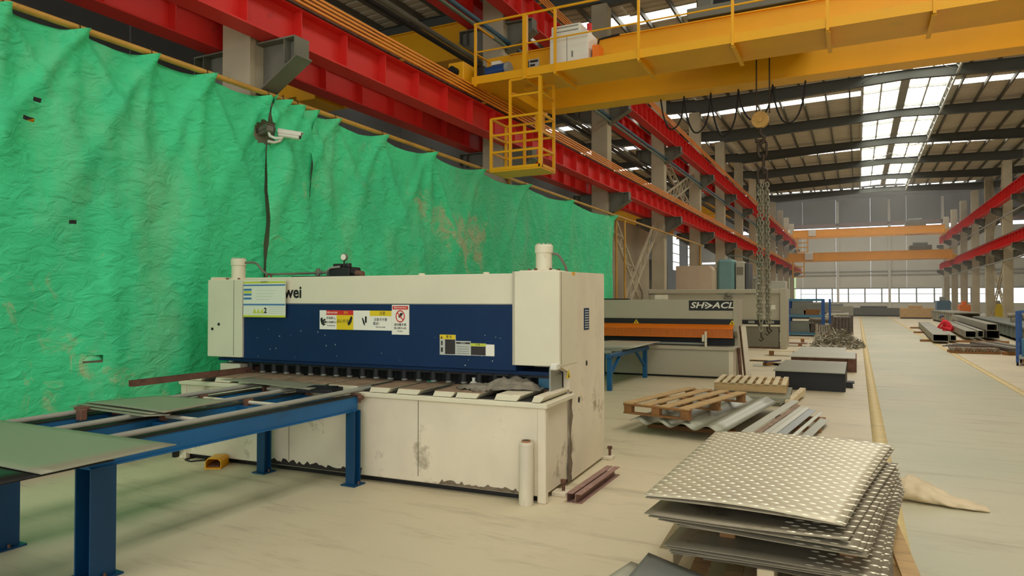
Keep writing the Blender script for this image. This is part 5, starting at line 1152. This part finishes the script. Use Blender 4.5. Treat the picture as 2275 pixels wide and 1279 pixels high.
# scrap heap of curled offcuts: uncountable tangle
rs = random.Random(21); sc_ = MB()
for i in range(520):
    t = rs.random(); a = rs.uniform(0, 2*PI); rr = rs.random()**.5
    cx, cy = -0.62+0.78*rr*math.cos(a), 25.8+1.5*rr*math.sin(a); hz = (1-rr**1.5)*0.62*rs.random()**.6+.02
    d = Vector((rs.uniform(-1, 1), rs.uniform(-1, 1), rs.uniform(-.5, .5))).normalized(); n_ = Vector((rs.uniform(-1, 1), rs.uniform(-1, 1), rs.uniform(0, 1))).normalized()
    L_ = rs.uniform(.15, .45); w = rs.uniform(.02, .06); cur = rs.uniform(-.1, .1); s_ = d.cross(n_).normalized()
    pts = [Vector((cx, cy, hz))+d*(L_*(k/4-.5))+n_*cur*((k/4-.5)**2*4-1) for k in range(5)]
    pts = [Vector((p.x, p.y, max(.012, p.z))) for p in pts]
    v = []; 
    for p in pts: v += [p-s_*w/2, p+s_*w/2]
    v = [(q[0], q[1], max(.006, q[2])) for q in v]
    sc_.add(v, [(2*k, 2*k+1, 2*k+3, 2*k+2) for k in range(4)])
tag(ob('scrap_heap', sc_, 'scrap'), 'tangled heap of curled steel offcuts at the aisle edge', 'scrap heap', kind='stuff')
def crate(label, loc, W_, D_, H_, m, n=6):
    r_ = thing('scrap_crate', label, 'crate', loc)
    for (x, y) in ((-W_/2, 0), (W_/2, 0), (-W_/2, D_), (W_/2, D_)): ob('post', MB().box(x-.03, x+.03, y-.03, y+.03, 0, H_), m, r_)
    for i in range(n):
        x = -W_/2+W_*(i+.5)/n; ob('slat', MB().box(x-W_/n*.36, x+W_/n*.36, -.02, .0, .08, H_-.05), m, r_)
    ob('load', MB().cbox(-W_/2+.04, W_/2-.04, .03, D_-.03, .05, H_-.04, .02), 'scrap_dark', r_)
crate('dark slatted crate behind the scrap heap', (-0.55, 30.0, 0), .72, 1.0, .95, 'scrap_dark')
crate('small slatted crate of parts left of the dark crate', (-1.25, 30.5, 0), .5, .8, .6, 'scrap')
crate('low slatted crate just behind the scrap heap', (-0.95, 28.2, 0), .9, .7, .42, 'scrap', 5)
for i in range(6):
    r_ = thing('parts_stack', ['stack of flat steel parts by the aisle, beyond the dark crate', 'second stack of flat parts beyond the dark crate', 'low parts stack well up the aisle', 'pale parts stack far up the aisle', 'grey parts stack far up the tarpaulin side', 'most distant parts stack on the tarpaulin side'][i], 'parts', (-1.3-.35*(i % 3), 36+5.5*i, 0))
    for j in range(4): ob('layer', MB().cbox(-.8+.05*j, .8-.04*((j*3) % 4), 0, 2.2-.1*j, .04+.16*j, .17+.16*j, .01), ('scrap', 'beam_grey', 'sheet_light', 'scrap_dark')[(i+j) % 4], r_)
    ob('bearer', MB().box(-.7, .7, .3, .4, 0, .04).box(-.7, .7, 1.7, 1.8, 0, .04), 'wood_brown', r_)

# ================================================================== RIGHT OF THE AISLE: BEAMS, FRAMES, CART
def box_beam(label, x, y0, y1, w, h, z, m='beam_grey', rz=0, t=.02):
    r_ = thing('box_beam', label, 'steel beam', (x, y0, z), rz); L_ = y1-y0
    ob('tube_wall', MB().box(-w/2, -w/2+t, 0, L_, 0, h).box(w/2-t, w/2, 0, L_, 0, h).box(-w/2+t, w/2-t, 0, L_, 0, t).box(-w/2+t, w/2-t, 0, L_, h-t, h), m, r_)
    return r_
box_beam('hollow steel beam lying nearest the aisle line', 2.68, 29.2, 45, .5, .26, .08, rz=math.radians(-2.3)); box_beam('narrow hollow beam second from the aisle line', 3.12, 29.8, 33.5, .2, .22, .08, rz=math.radians(-2.3))
box_beam('hollow steel beam in the middle of the row on the floor', 3.86, 31.4, 46, .36, .26, .14, rz=math.radians(-2.3)); box_beam('double tube beside the middle beam', 4.24, 31.9, 45, .2, .26, .14, rz=math.radians(-2.3))
box_beam('large high beam at the back of the row', 4.62, 32.0, 50, .36, .26, .40, rz=math.radians(-2.3)); box_beam('dark open beam beneath the high one', 4.66, 32.1, 49, .42, .30, .1, 'scrap_dark', rz=math.radians(-2.3))
for i, y in enumerate((30.5, 38, 44)): tag(ob('timber_bearer', MB().cbox(-.6, 2.2, -.06, .06, 0, .08, .004), 'wood_brown', None, (2.7+.035*(y-30), y, 0), (0, 0, .02)), ['timber bearer under the near ends of the beams', 'timber bearer under the middle of the beams', 'timber bearer under the far ends of the beams'][i], 'timber')
# bundle of short parts on timber
pb = thing('parts_bundle', 'bundle of short rusty steel parts on timber at the aisle line', 'parts', (3.08, 24.6, 0), math.radians(3))
ob('timber_base', MB().cbox(-.62, .62, -.35, .35, 0, .07, .004), 'wood_brown', pb)
for i in range(14):
    ob('rusty_part', MB().tube([(-.56+.085*i+.03*math.cos(a), -.36, .125+.045*math.sin(a)) for a in [2*PI*k/10 for k in range(10)]], .014, 5, closed=True).box(-.59+.085*i, -.53+.085*i, -.34, .34, .09, .16), 'rust_top' if i % 3 else 'scrap', pb)
for i in range(5): ob('loose_bar', MB().cyl((-.8+.1*i, -.1+.1*i, .20+.012*i), (.55-.1*i, .2, .20+.01*i), .018, 6), 'scrap_dark', pb)
# long fabricated frames behind
def ribbed(label, x0, y0, W_, L_, H_, n, m, rz=0):
    r_ = thing('fabricated_girder', label, 'steel frame', (x0, y0, 0), rz)
    ob('top_plate', MB().cbox(0, W_, 0, L_, H_-.06, H_, .004), m, r_); ob('side_web', MB().box(.05, .08, 0, L_, .12, H_-.06), m, r_); ob('back_web', MB().box(W_-.1, W_-.05, 0, L_, .12, H_-.06), m, r_)
    for i in range(n): ob('rib', MB().box(-.0, .05, L_*i/(n-1)-.02 if i else 0, L_*i/(n-1)+.02, .12, H_-.06), m, r_)
    for i in range(3): ob('trestle', MB().cbox(0.0, W_, L_*(.1+.4*i), L_*(.1+.4*i)+.15, 0, .12, .004), 'rust', r_)
    return r_
ribbed('long ribbed steel frame behind the beam row', 5.15, 28.0, 1.2, 20, .62, 18, 'beam_green', math.radians(-2.4)); ribbed('second long steel frame further from the aisle', 7.35, 25, .55, 18, .75, 14, 'beam_grey', math.radians(1)); ribbed('distant long steel frame up the far side', 5.2, 50, 1.5, 11, .8, 12, 'beam_grey', math.radians(1))
for i, (x, y, m_, lab) in enumerate(((5.9, 31, 'rust', 'rusty fixture standing on the ribbed frame'), (6.0, 36, 'scrap', 'pale clamp fixture on the ribbed frame'), (7.5, 28.0, 'sheet_light', 'shiny pipe fitting on the second frame'), (7.4, 36, 'rust_top', 'brown casting on the second frame'))):
    zt_ = .62 if x < 7 else .75
    r_ = thing('fixture', lab, 'fixture', (x, y, zt_)); ob('stand', MB().cbox(-.12, .12, -.2, .2, 0, .22, .01), m_, r_); ob('head', MB().cyl((-.25, 0, .3), (.3, 0, .3), .1, 12), m_, r_)
pr = thing('steel_profile_pile', 'low pile of steel profiles on timber before the blue cart', 'steel bars', (4.15, 24.0, 0), math.radians(8))
for i in range(4): ob('profile', MB().box(-.3+.22*i, -.16+.22*i, 0, 3.6, .1, .2), 'beam_grey' if i % 2 else 'scrap_dark', pr)
ob('bearer', MB().cbox(-.4, .6, .1, .25, 0, .1, .004).cbox(-.4, .6, 3.0, 3.15, 0, .1, .004), 'wood_brown', pr)
tb = thing('timber_stack', 'brown timbers stacked between the parts bundle and blue cart', 'timber', (3.75, 21.6, 0), math.radians(2))
for i in range(3): ob('timber', MB().cbox(-.02+.03*i, 1.5, -.3+.2*i, -.13+.2*i, 0, .12, .004), 'wood_brown', tb)
for i in range(2): ob('timber', MB().cbox(.05, 1.4, -.25+.25*i, -.1+.25*i, .12, .22, .004), 'wood_brown', tb)
bc = thing('cart', 'blue post cart with teal load at the edge of the picture', 'cart', (3.45, 20.4, 0), math.radians(-14))
for (x, y) in ((0, 0), (1.3, 0), (0, .9), (1.3, .9)): ob('upright', MB().cbox(x-.03, x+.03, y-.03, y+.03, .08, 1.32, .004), 'rack_blue', bc)
ob('deck', MB().cbox(-.03, 1.33, -.03, .93, .16, .22, .006), 'sheet_mid', bc); ob('top_bar', MB().bar((0, 0, 1.3), (1.3, 0, 1.3), .05, .05).bar((0, .9, 1.3), (1.3, .9, 1.3), .05, .05), 'rack_blue', bc)
for (x, y) in ((0, 0), (1.3, 0), (0, .9), (1.3, .9)): ob('caster', MB().cyl((x-.02, y, .05), (x+.02, y, .05), .05, 14), 'rubber', bc)
tb2 = thing('parts_bin', 'teal box riding on the blue post cart', 'bin', (4.22, 20.72, .22), math.radians(-14)); ob('bin_body', MB().cbox(-.6, .55, -.35, .35, 0, .42, .01), 'rack_teal', tb2); ob('bin_content', MB().cbox(-.55, .5, -.3, .3, .42, .48, .01), 'rust_red', tb2)
# distant gear at the far end
for i, (x, y, w, h, m_, lab) in enumerate(((4.4, 66, 2.4, .9, 'wood', 'distant low buff machine at the end of the aisle'), (6.4, 67, 1.0, 1.5, 'pipe_blue', 'distant blue grey machine beside the buff one'), (7.3, 62, .7, 1.2, 'orange', 'distant small orange bin by the far pillars'), (9.4, 62, .8, 1.25, 'sign_yellow', 'distant yellow bin beyond the far pillars'), (10.8, 44, .9, 1.6, 'motor_blue', 'blue machine beyond the far-side pillars'), (-4.0, 62, 4, 1.3, 'beam_green', 'distant green grey machinery on the tarpaulin side'), (1.6, 74, 5.5, .8, 'wall_dark', 'low dark row of stock across the end of the aisle'), (-1.6, 70, 2.5, 1.0, 'beam_grey', 'pale stock pile at the end of the aisle'))):
    r_ = thing('workshop_machine', lab, 'machine', (x, y, 0)); ob('body', MB().cbox(-w/2, w/2, 0, 1.6, .1, h, .03), m_, r_); ob('base', MB().box(-w/2+.05, w/2-.05, .05, 1.5, 0, .1), 'black', r_); ob('head', MB().cbox(-w/4, w/6, .3, 1.0, h, h*1.22, .03), 'steel_grey' if i % 2 else m_, r_)

# ================================================================== WORKER
def worker(loc, rz):
    r_ = thing('person', 'person in red work clothes squatting among the steel beams', 'person', loc, rz)
    J = {'pel': (0, .0, .30, .15), 'sp1': (0, -.10, .42, .15), 'sp2': (0, -.22, .56, .16), 'chest': (0, -.30, .66, .15), 'neck': (0, -.38, .76, .06),
         'hl': (.11, -.02, .28, .10), 'kl': (.16, -.38, .40, .075), 'al': (.14, -.16, .08, .05), 'tl': (.15, -.32, .04, .04), 'hr': (-.11, -.02, .28, .10), 'kr': (-.16, -.38, .40, .075), 'ar': (-.14, -.16, .08, .05), 'tr': (-.15, -.32, .04, .04),
         'sl': (.19, -.30, .65, .07), 'el': (.24, -.46, .44, .055), 'wl': (.14, -.62, .30, .04), 'sr': (-.19, -.30, .65, .07), 'er': (-.24, -.46, .44, .055), 'wr': (-.14, -.62, .30, .04)}
    E = [('pel', 'sp1'), ('sp1', 'sp2'), ('sp2', 'chest'), ('chest', 'neck'), ('pel', 'hl'), ('hl', 'kl'), ('kl', 'al'), ('al', 'tl'), ('pel', 'hr'), ('hr', 'kr'), ('kr', 'ar'), ('ar', 'tr'), ('chest', 'sl'), ('sl', 'el'), ('el', 'wl'), ('chest', 'sr'), ('sr', 'er'), ('er', 'wr')]
    def skin(name, J, E, m, sub=2):
        ks = list(J); me = bpy.data.meshes.new(name); me.from_pydata([J[k][:3] for k in ks], [(ks.index(a), ks.index(b)) for a, b in E], [])
        o = ob(name, me, m, r_); md = o.modifiers.new('skin', 'SKIN'); o.modifiers.new('sub', 'SUBSURF').levels = sub; o.modifiers['sub'].render_levels = sub
        md.use_smooth_shade = True
        for i, k in enumerate(ks): me.skin_vertices[0].data[i].radius = (J[k][3],)*2
        me.skin_vertices[0].data[0].use_root = True
        return o
    skin('body', J, E, 'cloth_red')
    hd_ = ob('head', MB().lathe([(.035, -.12), (.06, -.10), (.078, -.05), (.085, 0), (.08, .05), (.06, .09), (.02, .108)], n=16), 'skin', r_, (0, -.42, .86), (.5, 0, 0))
    ob('nose', MB().prism([(-.012, -.03), (.012, -.03), (0, .01)], 'y', -.105, -.07), 'skin', hd_); ob('hair', MB().lathe([(.088, -.01), (.09, .03), (.08, .07), (.055, .10), (.01, .116)], n=16), 'hair', hd_); ob('cap', MB().lathe([(.094, .035), (.092, .07), (.07, .105), (.02, .125)], n=16).cbox(-.06, .06, -.17, -.07, .035, .045, .004), 'hat_blue', hd_)
    for s_ in (1, -1):
        ob('ear', MB().cbox(s_*.086-.008, s_*.086+.008, -.012, .018, -.03, .025, .006), 'skin', hd_); ob('eye', MB().cyl((s_*.03, -.079, .0), (s_*.03, -.083, .0), .008, 8), 'black', hd_)
        H = {'p0': (s_*.14, -.62, .30, .034), 'p1': (s_*.12, -.69, .24, .036)}; E2 = [('p0', 'p1')]
        for f in range(4):
            fx = s_*(.145-.018*f); L_ = (.9, 1.05, 1, .8)[f]
            H['f%da' % f] = (fx, -.72, .215, .010); H['f%db' % f] = (fx-s_*.004, -.72-.03*L_, .18, .009); H['f%dc' % f] = (fx-s_*.006, -.72-.035*L_, .15, .008); E2 += [('p1', 'f%da' % f), ('f%da' % f, 'f%db' % f), ('f%db' % f, 'f%dc' % f)]
        H['ta'] = (s_*.085, -.66, .25, .012); H['tb'] = (s_*.07, -.70, .215, .010); E2 += [('p0', 'ta'), ('ta', 'tb')]
        skin('hand', H, E2, 'skin', 1)
        ob('shoe', MB().cbox(s_*.145-.045, s_*.145+.045, -.38, -.10, 0, .06, .015), 'black', r_)
    return r_
wk_ = worker((3.74, 36.2, 0.0), math.radians(-118)); wk_.scale = (.92, .92, .92)

# ================================================================== DUSTY AIR AT THE FAR END
hz = bpy.data.materials.new('dusty_air'); hz.use_nodes = True
for n_ in list(hz.node_tree.nodes): hz.node_tree.nodes.remove(n_)
o_ = hz.node_tree.nodes.new('ShaderNodeOutputMaterial'); v_ = hz.node_tree.nodes.new('ShaderNodeVolumeScatter')
v_.inputs['Color'].default_value = (0.96, 0.93, 0.86, 1); v_.inputs['Density'].default_value = 0.008
hz.node_tree.links.new(v_.outputs[0], o_.inputs['Volume'])
hb_ = ob('haze', MB().prism([(52, .02), (96.4, .02), (96.4, 14.2), (67.5, 14.2), (67.5, 10.3), (52, 10.3)], 'x', -19, 21.8)); hb_.data.materials.append(hz)
tag(hb_, 'pale dusty haze hanging over the far end of the hall', 'haze', kind='stuff')
